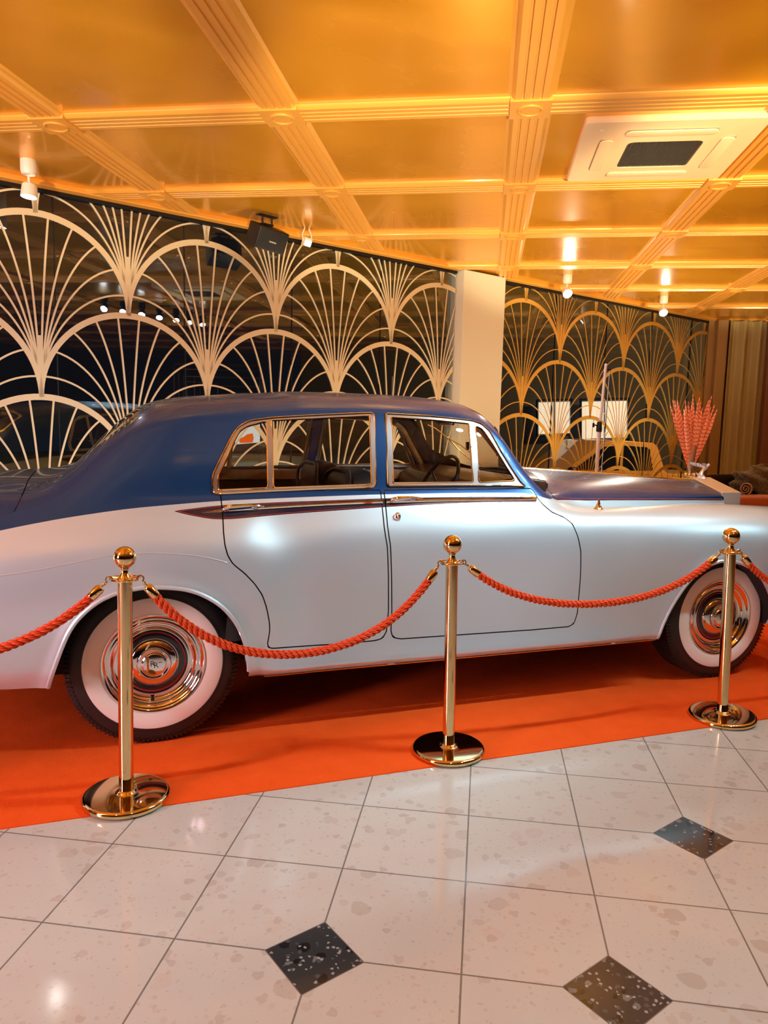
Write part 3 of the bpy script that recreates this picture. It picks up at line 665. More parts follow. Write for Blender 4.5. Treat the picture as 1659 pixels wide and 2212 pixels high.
# inside lining so that the cabin reads dark
lin, _ = split(blue_rest, 10.2 - blue_rest.k); lin, _ = split(lin, np.maximum(-.15 - lin.x, lin.x - 1.75))
cpart(shmesh('headliner', [(lin, LINER)], None, 0, -.022))
ROUT_ = dict(rear=(ROUT, [RQ, RM], rw), front=(FOUT, [FM, FV], fw))
CUTC = [.52]
doors = {}
for s in (-1, 1):
    for nm, dsh, ent in (('rear_door', rdoor, ROUT_['rear']), ('front_door', fdoor, ROUT_['front'])):
        d = cpart(shmesh(nm, paint(dsh), None, s)); doors[nm, s] = d
        out_, panes, rest = ent
        for pn in panes:
            pa, rest = split(rest, sdf(rest.x, rest.z, pn))
            g_ = shmesh('window_pane', [(pa, CARGLASS)], None, s, -.006); sub(g_, d)
        sub(shmesh('window_frame', [(rest, FRAMEC)], None, s, .0035), d)
        bd = MB()
        for pn in panes:
            bd.tube([onsurf(x, z, .003, side=s) for x, z in pn], .0042, 6, closed=True)
        bd.tube([onsurf(x, z, .0035, side=s) for x, z in out_], .0050, 6, closed=True)
        sub(bd.build('window_bead', CHROME), d)
        # inner panel and wood capping
        x0, x1 = (.30, 1.04) if nm == 'rear_door' else (1.07, 1.86)
        inn = MB(); sg = -1 if s < 0 else 1
        xs_ = np.linspace(x0, x1, 14)
        inn.add([onsurf(x, z, -.05, side=s) for x in xs_ for z in (.46, .6, .8, .95, 1.07)], [(i * 5 + j, (i + 1) * 5 + j, (i + 1) * 5 + j + 1, i * 5 + j + 1) for i in range(13) for j in range(4)])
        sub(inn.build('inner_panel', LEATHER), d)
        wc = MB(); pp = []
        for x in xs_:
            a = onsurf(x, 1.115, 0, side=s); pp.append(a)
        n_ = len(pp); vs_ = []
        for p in pp: vs_ += [(p.x, p.y - sg * .012, p.z + .006), (p.x, p.y - sg * .012, p.z - .055), (p.x, p.y - sg * .075, p.z - .055), (p.x, p.y - sg * .065, p.z + .006)]
        wc.add(vs_, [(i * 4 + j, (i + 1) * 4 + j, (i + 1) * 4 + (j + 1) % 4, i * 4 + (j + 1) % 4) for i in range(n_ - 1) for j in range(4)])
        sub(wc.build('door_capping', CAPPING, ang=30), d)
# far and near waist mouldings, pinstripes
def mould(name, pts, r, mat, side, off=.002, n=70, flat=1.0):
    c = spline(pts, n); mb = MB()
    P3 = [onsurf(x, z, off, side=side) for x, z in c]
    mb.tube(P3, r if not callable(r) else [r(i / (n - 1)) for i in range(n)], 8); return mb
for s in (-1, 1):
    for nm, x0, x1 in (('rear_door', .296, 1.044), ('front_door', 1.062, 1.885)):
        cu = ipl([(.218, 1.036), (.294, 1.040), (.543, 1.052), (.76, 1.061), (1.055, 1.069), (1.294, 1.071), (1.6, 1.071), (1.895, 1.070)])
        pts = [(x, float(cu(x))) for x in np.linspace(x0, x1, 20)]
        sub(mould('waist_moulding', pts, (lambda t, a=nm: .0105 if a == 'front_door' else .0065 + .004 * t), CHROME, s, .003).build('waist_moulding', CHROME), doors[nm, s])
        su, sl = sm_ipl(SPEAR_U), sm_ipl(SPEAR_L); mb = MB()
        for fn, dz in ((su, -.005), (sl, .005)):
            mb.tube([onsurf(x, float(fn(x)) + dz, .0003, side=s) for x in np.linspace(x0, x1, 50)], .0016, 5)
        sub(mb.build('pinstripe', RED_LINE), doors[nm, s])
    mb = MB(); tip = ipl([(.20, 1.034), (.294, 1.040)])
    mb.tube([onsurf(x, float(tip(x)), .002, side=s) for x in np.linspace(.205, .289, 12)], [.001 + .006 * i / 11 for i in range(12)], 8)
    cpart(mb.build('moulding_tip', CHROME))
    mb = MB(); su, sl = sm_ipl(SPEAR_U), sm_ipl(SPEAR_L)
    for fn, dz in ((su, -.004), (sl, .004)):
        mb.tube([onsurf(x, float(fn(x)) + dz, .0003, side=s) for x in np.linspace(.105, .289, 20)], .0016, 5)
    cpart(mb.build('fender_pinstripe', RED_LINE)); mb = MB()
    mb.tube([onsurf(x, float(BELT(x)) + .006, .0004, 8.0, 10.5, s) for x in np.linspace(2.10, 3.57, 90)], .0026, 5)
    cpart(mb.build('hood_pinstripe', RED_LINE))
    # sill strip, arch beads, rear fender crease
    mb = MB(); mb.tube([onsurf(x, .296, .003, .0, 2, s) for x in np.linspace(.47, 2.60, 80)], .006, 8); cpart(mb.build('sill_strip', CHROME))
    for poly, lo in ((RA, .335), (FA, .30)):
        mb = MB(); mb.tube([onsurf(x, z, -.004, .0, 7, s) for x, z in poly if z > lo], .010, 8); cpart(mb.build('arch_lip', SILVER))
        wl_ = MB(); q = [(x, z) for x, z in poly if z > lo - .01]; n_ = len(q)
        vs_ = [Vector((x, (.90 if s > 0 else -.90), z)) for x, z in q] + [Vector((x, .42 * s, z)) for x, z in q]
        ed_ = [onsurf(x, max(z, .32), -.006, 0, 7, s) for x, z in q]
        for k in range(n_): vs_[k].y = ed_[k].y * .985
        wl_.add(vs_, [(k, k + 1, n_ + k + 1, n_ + k) for k in range(n_ - 1)] + [tuple(range(n_, 2 * n_))])
        cpart(wl_.build('wheel_well', BLACK, ang=60))
    mb = MB(); cr = spline([(-.75, .79), (-.57, .814), (-.472, .826), (-.32, .852), (-.163, .880), (-.002, .884), (.165, .868), (.27, .843), (.30, .832)], 60)
    mb.tube([onsurf(x, z, .0002, .5, 8, s) for x, z in cr], .0022, 5); cpart(mb.build('fender_crease', SILVER))
    # door handles
    for nm, pts in (('rear_door', [(.292, 1.038), (.315, 1.040), (.345, 1.043), (.396, 1.046), (.44, 1.0485), (.478, 1.0505)]), ('front_door', [(1.083, 1.071), (1.11, 1.071), (1.15, 1.073), (1.20, 1.074), (1.25, 1.076)])):
        mb = MB(); P3 = [onsurf(x, z, .024 if 0 < i < len(pts) - 1 else .008, side=s) for i, (x, z) in enumerate(pts)]
        L_ = [tuple(p) for p in spline([tuple(p) for p in P3], 24)]
        mb.tube(L_, [.005 + .006 * math.sin(PI * min(1, (i + 2) / 20)) for i in range(24)], 10)
        o_ = onsurf(*pts[1], .018, side=s); mb.ell(tuple(o_), (.012, .010, .012))
        o_ = onsurf(*pts[-2], .010, side=s); mb.ell(tuple(o_), (.018, .014, .010))
        sub(mb.build('door_handle', CHROME), doors[nm, s])
    o_ = onsurf(1.109, .998, .004, side=s); mb = MB(); mb.ell(tuple(o_), (.017, .011, .022), nu=16)
    mb.ell((o_.x, o_.y + s * .006, o_.z + .008), (.007, .009, .013)); sub(mb.build('lock_cover', CHROME), doors['front_door', s])
    o_ = onsurf(1.552, 1.33, .008, side=s); mb = MB(); mb.box((1.531, o_.y - .006 * s, 1.335), (.006, .008, .020)); mb.tube([(1.531, o_.y - .006 * s, 1.333), (1.552, o_.y, 1.331)], .004)
    sub(mb.build('vent_catch', CHROME), doors['front_door', s])
    # small side lamp on the front fender crown
    lp = MB(); q = onsurf(2.292, 1.000, 0, 3, 7.0, s); q = Vector((2.292, .742 * s, 1.003))
    lp.lathe([(.026, -.004), (.027, .003), (.020, .010), (.013, .022), (.008, .036), (.0045, .052), (.0005, .060)], 20, Matrix.Translation(q) @ Matrix.Diagonal((1.15, .8, 1, 1)))
    cpart(lp.build('side_lamp', CHROME))
# window and windscreen glass
cpart(shmesh('windshield', [(wscreen, CARGLASS)], None, 0, -.004)); cpart(shmesh('rear_window', [(rwin, CARGLASS)], None, 0, -.004))
# bonnet hinge strip and boot seam strip
def top_z(x): return float(np.interp(x, G[:, -1, 0], G[:, -1, 2]))
mb = MB(); mb.tube([(x, 0, top_z(x) + .001) for x in np.linspace(2.165, 3.585, 50)], .0085, 8); sub(mb.build('hinge_strip', CHROME), [o for o in car.children if o.name.startswith('hood')][0])
# wipers
def top_at(x, w, off=.008):
    f = (x - G[0, 0, 0]) / DX; i = int(f); c = G[i, int(10.5 * MV):]; o = np.argsort(-c[:, 1])
    return float(np.interp(abs(w), -c[::-1, 1], c[::-1, 2])) + off
for s in (-1, 1):
    mb = MB(); ww = [(2.06, .20), (2.00, .26), (1.94, .31), (1.88, .35)]
    mb.tube([(x, s * w, top_at(x, w, .014)) for x, w in ww], .0045, 6); mb.tube([(x, s * w, top_at(x, w, .009)) for x, w in ((1.97, .17), (1.93, .25), (1.88, .35), (1.83, .43), (1.79, .47))], .004, 6)
    cpart(mb.build('wiper', CHROME))
# ------------------------------------------------------------------ radiator, ornament, nose
mb = MB(); X0, X1 = 3.572, 3.732
shell = [(-.280, .40), (-.280, 1.040), (0, 1.118), (.280, 1.040), (.280, .40)]; inner = [(-.215, .44), (-.215, 1.000), (0, 1.062), (.215, 1.000), (.215, .44)]
n = 5; vs = [(X0, y, z) for y, z in shell] + [(X1, y, z) for y, z in shell] + [(X1, y, z) for y, z in inner] + [(X1 - .05, y, z) for y, z in inner] + [(X0, y * .97, z - .02) for y, z in shell]
fs = []
for a, b2 in ((0, 5), (5, 10), (10, 15), (20, 0)):
    fs += [(a + k, a + (k + 1) % 5, b2 + (k + 1) % 5, b2 + k) for k in range(5)]
fs.append((20, 21, 22, 23, 24))
rad = cpart(mb.add(vs, fs).build('radiator_shell', P('radiator_chrome', (.72, .70, .66), .36, .7), smooth=False, bevel=.004))
mb = MB(); mb.box((X1 - .06, 0, .72), (.006, .214, .29)); sub(mb.build('radiator_core', BLACK, smooth=False), rad)
for k in range(22):
    y = -.205 + .41 * k / 21; mb = MB(); zt = 1.055 - abs(y) * .285; mb.box((X1 - .03, y, (.45 + zt) / 2), (.022, .0028, (zt - .45) / 2)); sub(mb.build('grille_bar', CHROME, smooth=False), rad)
mb = MB(); ox, oz = 3.655, 1.112
mb.lathe([(.034, -.006), (.034, .004), (.026, .010), (.018, .018), (.014, .022)], 24, Matrix.Translation((ox, 0, oz)), cap=True)
body_c = spline([(ox - .010, 0, oz + .018), (ox - .002, 0, oz + .040), (ox + .014, 0, oz + .062), (ox + .034, 0, oz + .078), (ox + .044, 0, oz + .084)], 16)
mb.tube(body_c, [.019, .018, .016, .0135, .012, .011, .011, .012, .014, .015, .015, .014, .012, .009, .006, .005], 12)
mb.ell((ox + .052, 0, oz + .091), (.011, .0095, .0105))
for s in (-1, 1):
    wpt = spline([(ox + .026, s * .012, oz + .078), (ox + .002, s * .030, oz + .092), (ox - .026, s * .046, oz + .098), (ox - .056, s * .058, oz + .104)], 10)
    for i in range(9):
        a, b2 = wpt[i], wpt[i + 1]; ha = .017 * math.sin(PI * (i + 1.5) / 11.5); hb = .017 * math.sin(PI * (i + 2.5) / 11.5)
        mb.add([(a[0], a[1], a[2] + ha * .5), (a[0], a[1], a[2] - ha), (b2[0], b2[1], b2[2] - hb), (b2[0], b2[1], b2[2] + hb * .5), (a[0], a[1] + s * .004, a[2] + ha * .5), (a[0], a[1] + s * .004, a[2] - ha), (b2[0], b2[1] + s * .004, b2[2] - hb), (b2[0], b2[1] + s * .004, b2[2] + hb * .5)], [(0, 1, 2, 3), (7, 6, 5, 4), (0, 4, 5, 1), (1, 5, 6, 2), (2, 6, 7, 3), (3, 7, 4, 0)])
mb.tube(spline([(ox - .012, 0, oz + .018), (ox - .032, 0, oz + .026), (ox - .050, 0, oz + .042)], 8), [.012, .012, .011, .009, .007, .005, .003, .001], 8)
cpart(mb.build('hood_ornament', P('bright_chrome', (.90, .92, .96), .18, .55), ang=60))
# fender noses ahead of the bonnet, headlamps, bumpers
sec = G[-1, :int(8.2 * MV) + 1]
for s in (-1, 1):
    mb = MB(); st = [(0, 1, 0), (.10, .985, .004), (.19, .94, .012), (.26, .86, .022), (.31, .74, .04), (.335, .55, .07), (.342, .3, .1)]
    L_ = len(sec); vs = []
    cy, cz = .60, .70
    for dx, sc_, dz in st:
        vs += [(3.598 + dx, -s * (-cy + (p[1] + cy) * sc_), cz + (p[2] - cz) * sc_ - dz * .2) for p in sec]
    fs = [(i * L_ + j, (i + 1) * L_ + j, (i + 1) * L_ + j + 1, i * L_ + j + 1) for i in range(len(st) - 1) for j in range(L_ - 1)]
    cpart(mb.add(vs, fs).build('fender_nose', SILVER, ang=80))
    mb = MB(); Mx = Matrix.Translation((3.86, s * .62, .80)) @ Matrix.Rotation(PI / 2, 4, 'Y')
    mb.lathe([(.12, -.08), (.115, -.01), (.108, .02), (.095, .045), (.06, .064), (.001, .070)], 36, Mx); cpart(mb.build('headlamp', CHROME))
    mb = MB(); 
mb = MB(); mb.tube(spline([(3.55, -.93, .50), (3.85, -.88, .50), (4.02, -.6, .50), (4.08, 0, .50), (4.02, .6, .50), (3.85, .88, .50), (3.55, .93, .50)], 40), .055, 12); cpart(mb.build('bumper', CHROME))
mb = MB(); mb.tube(spline([(-1.05, -.92, .50), (-1.30, -.86, .50), (-1.43, -.5, .50), (-1.46, 0, .50), (-1.43, .5, .50), (-1.30, .86, .50), (-1.05, .92, .50)], 40), .055, 12); cpart(mb.build('bumper', CHROME))
# ------------------------------------------------------------------ wheels
def wheel(x, s):
    w = empty('wheel', (x, s * .70, .3705)); bpy.context.view_layer.update()
    Mx = Matrix(((1, 0, 0), (0, 0, s), (0, -s if s < 0 else -1, 0))).to_4x4()
    if s > 0: Mx = Matrix(((1, 0, 0), (0, 0, 1), (0, -1, 0))).to_4x4()
    else: Mx = Matrix(((-1, 0, 0), (0, 0, -1), (0, -1, 0))).to_4x4()
    def L(prof, name, mat, par=w, n=96, ang=30):
        mb = MB(); mb.lathe(prof, n, Mx); o = mb.build(name, mat, par, ang=ang); return o
    # tyre with ribbed shoulder
    prof = [(.205, -.085), (.25, -.104), (.30, -.104), (.335, -.096), (.356, -.084)]
    for a in (-.062, -.032, -.002, .028, .058):
        prof += [(.365, a - .012), (.366, a + .006), (.358, a + .008), (.358, a + .014)]
    prof += [(.3655, .072), (.3645, .080), (.352, .090), (.335, .098), (.316, .103), (.303, .1045), (.3005, .1060), (.296, .1065), (.2945, .1050)]
    t = L(prof, 'tyre', TYRE)
    nb = 110; mb = MB()
    for k in range(nb):                         # shoulder lugs, one mesh with the tread
        th = 2 * PI * k / nb; c, si = math.cos(th), math.sin(th); R_ = Matrix.Rotation(th, 4, 'Z')
        vs = [(.346, -.0045, .0935), (.346, .0045, .0935), (.3665, .0045, .083), (.3665, -.0045, .083), (.344, -.0045, .0985), (.344, .0045, .0985), (.3685, .0045, .0865), (.3685, -.0045, .0865)]
        mb.add([Mx @ (R_ @ Vector(v)) for v in vs], [(0, 1, 2, 3), (7, 6, 5, 4), (0, 4, 5, 1), (1, 5, 6, 2), (2, 6, 7, 3), (3, 7, 4, 0)])
    tr_ = mb.build('tread', TYRE, w, smooth=False)
    L([(.2945, .1052), (.288, .1068), (.27, .1072), (.25, .1062), (.232, .1030), (.220, .0985), (.215, .094)], 'whitewall', WHITEW)
    L([(.221, .092), (.222, .099), (.218, .1045), (.212, .1035), (.206, .096), (.200, .088), (.194, .0845), (.189, .087), (.186, .091), (.182, .0905), (.177, .084), (.171, .076), (.164, .070), (.158, .069), (.153, .072), (.149, .0745), (.145, .0735), (.1435, .069)], 'trim_ring', CHROME, ang=50)
    L([(.1445, .069), (.140, .071), (.1355, .0725)], 'wheel_disc', NAVYW); L([(.1355, .0726), (.1305, .0738)], 'wheel_stripe', RED_LINE)
    L([(.1305, .0737), (.118, .0758), (.106, .076), (.10, .07)], 'wheel_disc', NAVYW)
    L([(.109, .075), (.108, .080), (.102, .087), (.092, .094), (.080, .099), (.074, .1005), (.0725, .104), (.0715, .109), (.068, .112), (.062, .1115), (.058, .1085), (.054, .1085), (.051, .112), (.0485, .1155), (.044, .117), (.0005, .1175)], 'hubcap', CHROME, ang=50)
    mb = MB(); mb.ell((0, 0, 0), (.0085, .013, .004), M=None); o = mb.build('valve_hole', BLACK, w)
    a_ = -PI / 2 - .05 if x < 1 else -.35
    px, pz = .172 * math.cos(a_), .172 * math.sin(a_)
    o.matrix_local = Matrix.Translation((px * (-s), s * .0785, pz)) @ Matrix.Rotation(PI / 2, 4, 'X')
    ang_ = 0.05 if x < 1 else .18
    for dx, dz in ((-.007, .004), (.007, -.004)):
        Mt = Matrix(((1, 0, 0), (0, 0, -1), (0, 1, 0))).to_4x4() if s < 0 else Matrix(((-1, 0, 0), (0, 0, 1), (0, 1, 0))).to_4x4()
        Mt = Matrix.Translation((0, s * .1178, 0)) @ Mt @ Matrix.Rotation(ang_, 4, 'Z') @ Matrix.Translation((dx, dz, 0))
        text_mesh('hub_monogram', 'R', .036, BLACK, w, Mt, .0006)
    return w
NAVYW = P('wheel_navy', (0.012, 0.013, 0.030), 0.2, .2, 1.0, .03)
for x in (0.0, 3.124):
    for s in (-1, 1):
        cpart(wheel(x, s))
# ------------------------------------------------------------------ under body and cabin
mb = MB(); mb.box((1.3, 0, .34), (2.1, .60, .05)); mb.box((1.25, 0, .40), (.86, .80, .03)); mb.box((-.75, 0, .6), (.30, .60, .22)); mb.box((2.9, 0, .6), (.6, .38, .22)); mb.tube([(.0, -.62, .37), (0, .62, .37)], .05); mb.tube([(3.124, -.62, .37), (3.124, .62, .37)], .05); cpart(mb.build('chassis', BLACK, smooth=False))
def seat(x, y, wd, name, rear=False):
    s = cpart(empty(name, (x, y, .45))); bpy.context.view_layer.update()
    mb = MB(); mb.ell((x + .02, y, .66), (.28, wd, .13), .45, .35, 32, 16); sub(mb.build('cushion', LEATHER), s)
    M = Matrix.Rotation(-.20, 3, 'Y'); mb = MB(); H_ = .30 if not rear else .30
    mb.ell((x - .27, y, .90), (.095, wd, H_), .45, .40, 32, 20, M); sub(mb.build('backrest', LEATHER), s)
    mb = MB(); mb.tube(spline([(x - .40, y - wd * .96, 1.0), (x - .40, y - wd * .9, 1.13), (x - .375, y - wd * .5, 1.185), (x - .375, y, 1.19), (x - .375, y + wd * .5, 1.185), (x - .40, y + wd * .9, 1.13), (x - .40, y + wd * .96, 1.0)], 30), .012, 8); sub(mb.build('piping', LEATHER), s)
seat(1.34, -.34, .27, 'front_seat'); seat(1.34, .34, .27, 'front_seat'); seat(.42, 0, .62, 'rear_seat', True)
mb = MB(); mb.box((.02, 0, 1.075), (.22, .66, .02)); cpart(mb.build('parcel_shelf', LEATHER, bevel=.01))
mb = MB()
pr2 = [(1.70, .80), (1.66, .98), (1.665, 1.08), (1.70, 1.135), (1.78, 1.165), (1.90, 1.172), (2.02, 1.155), (2.02, .8)]
mb.prism(pr2, -.66, .66, lambda u, v, d: (u, d, v)); dash = cpart(mb.build('dashboard', WALNUT, bevel=.012))
mb = MB(); mb.prism([(1.685, 1.145), (1.72, 1.172), (1.80, 1.19), (1.92, 1.192), (2.04, 1.17), (2.04, 1.14), (1.9, 1.15), (1.75, 1.14)], -.64, .64, lambda u, v, d: (u, d, v - .03 * (d / .64) ** 2)); sub(mb.build('dash_pad', LEATHER, bevel=.006), dash)
sw = cpart(empty('steering_wheel', (1.50, -.36, 1.10))); bpy.context.view_layer.update()
ax = Vector((-.88, 0, .47)).normalized(); ey = Vector((0, 1, 0)); ez = ax.cross(ey).normalized(); c_ = Vector((1.50, -.36, 1.085)); GLB = P('black_bakelite', (.01, .01, .01), .12)
mb = MB(); mb.tube([c_ + (ey * math.cos(2 * PI * k / 48) + ez * math.sin(2 * PI * k / 48)) * .205 for k in range(48)], .0105, 10, closed=True); sub(mb.build('rim', GLB), sw)
for a in (PI / 2, PI / 2 + 2.1, PI / 2 - 2.1):
    mb = MB(); d = ey * math.cos(a) + ez * math.sin(a); mb.tube([c_ - ax * .03 + d * .03, c_ + d * .2], .008, 8); sub(mb.build('spoke', GLB), sw)
mb = MB(); mb.ell(tuple(c_ - ax * .02), (.05, .05, .035)); mb.tube([c_ - ax * .02, c_ - ax * .38], .022, 12); sub(mb.build('column', GLB), sw)
for s in (-1, 1):
    mb = MB(); mb.tube(spline([(1.60, s * .585, 1.44), (1.66, s * .60, 1.40), (1.75, s * .645, 1.28), (1.84, s * .685, 1.16)], 14), .017, 8); cpart(mb.build('pillar_capping', CAPPING))
mb = MB(); mb.tube([(1.67, 0, 1.535), (1.72, 0, 1.47)], .006); mb.box((1.72, 0, 1.46), (.008, .085, .024)); cpart(mb.build('rear_view_mirror', CHROME, smooth=False, bevel=.006))

# ------------------------------------------------------------------ carpet
CARPET = P('red_orange_carpet', (0.86, 0.105, 0.014), 0.95, spec=.05, bump=(260, .8, .006), var=(9, (0.81, 0.096, 0.012)))
ce = MB(); ce.box((1.6, .12, .002), (5.6, 1.475, .002)); ca = ce.build('carpet', CARPET, smooth=False); tag(ca, 'long red orange carpet runner under the car', 'carpet')

# ------------------------------------------------------------------ stanchions and ropes
ST_H = .958
def make_stanchion(label):
    r = empty('stanchion'); tag(r, label, 'stanchion', 'brass rope stanchions along the carpet')
    mb = MB(); mb.lathe([(.001, .002), (.150, .002), (.157, .0035), (.1595, .008), (.160, .013), (.1595, .018), (.157, .0225), (.1515, .0258), (.149, .0266), (.147, .0268), (.060, .0278), (.042, .0280), (.040, .0282), (.036, .031), (.033, .036), (.0285, .039), (.0262, .0395)], 96); mb.build('base', BRASS, r, ang=50)
    mb = MB(); mb.lathe([(.0265, .036), (.0265, .3), (.0265, .6), (.0265, .848)], 64); mb.build('post', BRASS, r)
    mb = MB(); mb.lathe([(.0265, .845), (.030, .846), (.0305, .850), (.0265, .852), (.024, .856), (.016, .868), (.0125, .880), (.013, .884), (.0165, .886), (.0165, .889), (.013, .891)], 36)
    mb.build('neck', BRASS, r, ang=45)
    mb = MB(); mb.ell((0, 0, .928), (.0405, .0405, .0405), nu=40, nv=28); mb.build('ball', BRASS, r)
    mb = MB(); mb.tube([(.052 * math.cos(2 * PI * k / 40), .052 * math.sin(2 * PI * k / 40), .850) for k in range(40)], .0038, 8, closed=True)
    for k in range(3):
        a = 2 * PI * k / 3 + .5; mb.tube([(.026 * math.cos(a), .026 * math.sin(a), .849), (.052 * math.cos(a), .052 * math.sin(a), .850)], .004, 6)
    mb.build('ring', BRASS, r); return r
SPOS = [(-1.52, -1.27, 0, 0), (-.119, -1.265, .012, 0), (1.224, -1.24, -.016, 0), (2.715, -1.28, -.040, 0), (4.12, -1.27, 0, 0)]
SLAB = ['brass stanchion at the rear end of the car, left of the view', 'brass ball-top stanchion in front of the rear whitewall wheel', 'brass ball-top stanchion in front of the front door', 'brass ball-top stanchion in front of the front whitewall wheel', 'brass stanchion ahead of the front wheel, right of the view']
st0 = make_stanchion(SLAB[0])
for i, (x, y, ry, rz) in enumerate(SPOS):
    o = st0 if i == 0 else copy_tree(st0); o['label'] = SLAB[i]; o.location = (x, y, .004); o.rotation_euler = (0, ry, rz)
def ring_pt(i, s):
    x, y, ry, _ = SPOS[i]; return Vector((x + s * .054 + math.sin(ry) * .85, y, .855))
RLAB = ['twisted orange red rope left of the rear wheel stanchion', 'twisted orange red rope sagging low in front of the rear door', 'twisted orange red rope sagging in front of the front door and fender', 'twisted orange red rope right of the front wheel stanchion']
def rope(i, sag, label):
    a, b = ring_pt(i, 1), ring_pt(i + 1, -1); r = empty('rope', (a + b) / 2 - Vector((0, 0, sag))); tag(r, label, 'rope', 'twisted orange red barrier ropes'); bpy.context.view_layer.update()
    inv = r.matrix_world.inverted()
    def put(o): o.parent = r; o.matrix_parent_inverse = inv; return o
    L = (b - a).length; n = 400; ts = np.linspace(0, 1, n); cat = 2.2
    def pt(t):
        u = (math.cosh(cat * (2 * t - 1)) - math.cosh(cat)) / (math.cosh(cat) - 1)
        return a.lerp(b, t) + Vector((0, 0, sag * u))
    pts = [pt(t) for t in ts]; arc = np.concatenate([[0], np.cumsum([(pts[k + 1] - pts[k]).length for k in range(n - 1)])])
    def at(s):
        k = int(np.clip(np.searchsorted(arc, s) - 1, 0, n - 2)); f = (s - arc[k]) / (arc[k + 1] - arc[k]); return pts[k].lerp(pts[k + 1], f), (pts[k + 1] - pts[k]).normalized()
    tot = arc[-1]; s0, s1 = .085, tot - .085
    mb = MB(); m_ = int((s1 - s0) / .004); pitch = .074
    for st in range(3):
        for yv in range(4):                     # three strands, each of four finer yarns
            c = []
            for k in range(m_ + 1):
                s = s0 + (s1 - s0) * k / m_; p, t = at(s); u = t.cross(Vector((0, 1, 0))).normalized(); w = t.cross(u)
                th = 2 * PI * (s / pitch + st / 3); ph = -2 * PI * (s / .045 + yv / 4)
                R1, R2 = .0092, .0050
                d = u * math.cos(th) + w * math.sin(th); e = (-u * math.sin(th) + w * math.cos(th))
                c.append(p + d * (R1 + R2 * math.cos(ph)) + e * R2 * math.sin(ph))
            mb.tube(c, .0046, 6)
    put(mb.build('cord', ROPE, ang=80))
    for sgn, e0, e1, hk in ((1, .040, .090, a), (-1, tot - .040, tot - .090, b)):
        p0, t0 = at(e0); p1, _ = at(e1); d = (p1 - p0); ln = d.length; q = d.to_track_quat('Z', 'Y').to_matrix().to_4x4(); M = Matrix.Translation(p0) @ q
        mb = MB(); mb.lathe([(.001, -.004), (.010, -.003), (.0155, .002), (.0175, .008), (.0185, .010), (.0185, ln - .004), (.0175, ln), (.015, ln)], 28, M); fe = put(mb.build('end_cap', BRASS, ang=40))
        ph_, _ = at(.066 if sgn > 0 else tot - .066)
        mb = MB(); mb.ell((0, 0, 0), (.0022, .0022, .0022)); o = mb.build('cap_screw', BRASS_D); o.location = ph_ + Vector((.0, -.0178, -.003)); bpy.context.view_layer.update(); sub(o, fe)
        mb = MB(); u = d.normalized(); hc = hk + Vector((0, 0, -.004)) ; w = u.cross(Vector((0, 1, 0))).normalized()
        mb.tube([hc + (Vector((0, 0, 1)) * math.cos(x_) + Vector((sgn, 0, 0)) * math.sin(x_)) * .0115 for x_ in np.linspace(-2.2, 2.6, 18)], .0032, 7)
        mb.tube([hk + Vector((sgn * .009, 0, -.012)), p0], .0042, 8); mb.ell(tuple(hk.lerp(p0, .62)), (.0065, .0065, .0065)); put(mb.build('snap_hook', BRASS))
    return r
for i, sg in enumerate((.27, .345, .222, .26)):
    rope(i, sg, RLAB[i])

# ------------------------------------------------------------------ ceiling spotlights
CANOPY = P('spot_white_enamel', (0.80, 0.74, 0.66), 0.35)
def spotlight(loc, aimv, label, watts, mat=CANOPY, drop=.06, deg=70, lens=LENS, color=COOL):
    r = empty('ceiling_spotlight', loc); tag(r, label, 'spotlight', 'ceiling spotlights')
    mb = MB(); mb.lathe([(.001, 0), (.047, 0), (.049, -.004), (.049, -.080), (.040, -.100), (.006, -.106)], 28); mb.build('canopy', mat, r)
    mb = MB(); mb.tube([(0, 0, -.10), (0, 0, -.10 - drop)], .008, 10); mb.build('stem', mat, r)
    d = (Vector(aimv) - (Vector(loc) + Vector((0, 0, -.12 - drop)))).normalized(); q = d.to_track_quat('-Z', 'Y').to_matrix().to_4x4(); hd = Matrix.Translation((0, 0, -.13 - drop)) @ q
    mb = MB(); mb.lathe([(.012, .052), (.036, .050), (.044, .044), (.047, .03), (.050, -.012), (.052, -.034), (.048, -.034), (.044, -.024)], 28, hd); mb.build('head', mat, r)
    mb = MB(); mb.lathe([(.044, -.024), (.02, -.0255), (.0005, -.026)], 28, hd); mb.build('lens', lens, r)
    if watts:
        l = spot('spot_beam', (0, 0, 0), (0, 0, -1), watts, color, deg); l.location = Vector(loc) + Vector((0, 0, -.13 - drop)) + d * .05; l.rotation_euler = d.to_track_quat('-Z', 'Y').to_euler()
    return r
spotlight((-.673, 1.402, HC + .035), (-.9, 1.2, 0), 'white ceiling spotlight at the left edge near the glass wall', 12, drop=.075, color=WARM)
spotlight((4.42, 3.0, HC + .035), (3.9, .5, 1.0), 'lit ceiling spotlight just right of the pier, above the tripod stand', 60, color=WARM, lens=emis('bright_lens', (1, .93, .82), 120))
spotlight((6.18, 3.58, HC + .035), (5.5, 2.05, 1.4), 'small ceiling spotlight farther right, above the feathers', 60, color=WARM)
for k, ((x, y), t) in enumerate(zip(KEYS, KEYT)):
    spotlight((x, y, HC + .035), t, 'dark track spotlight over the walkway, aimed at the car', KEYW[k], DARKM, .03, 74, emis('key_lens', (1, .98, .95), 60) if k == 0 else bpy.data.materials['key_lens'])

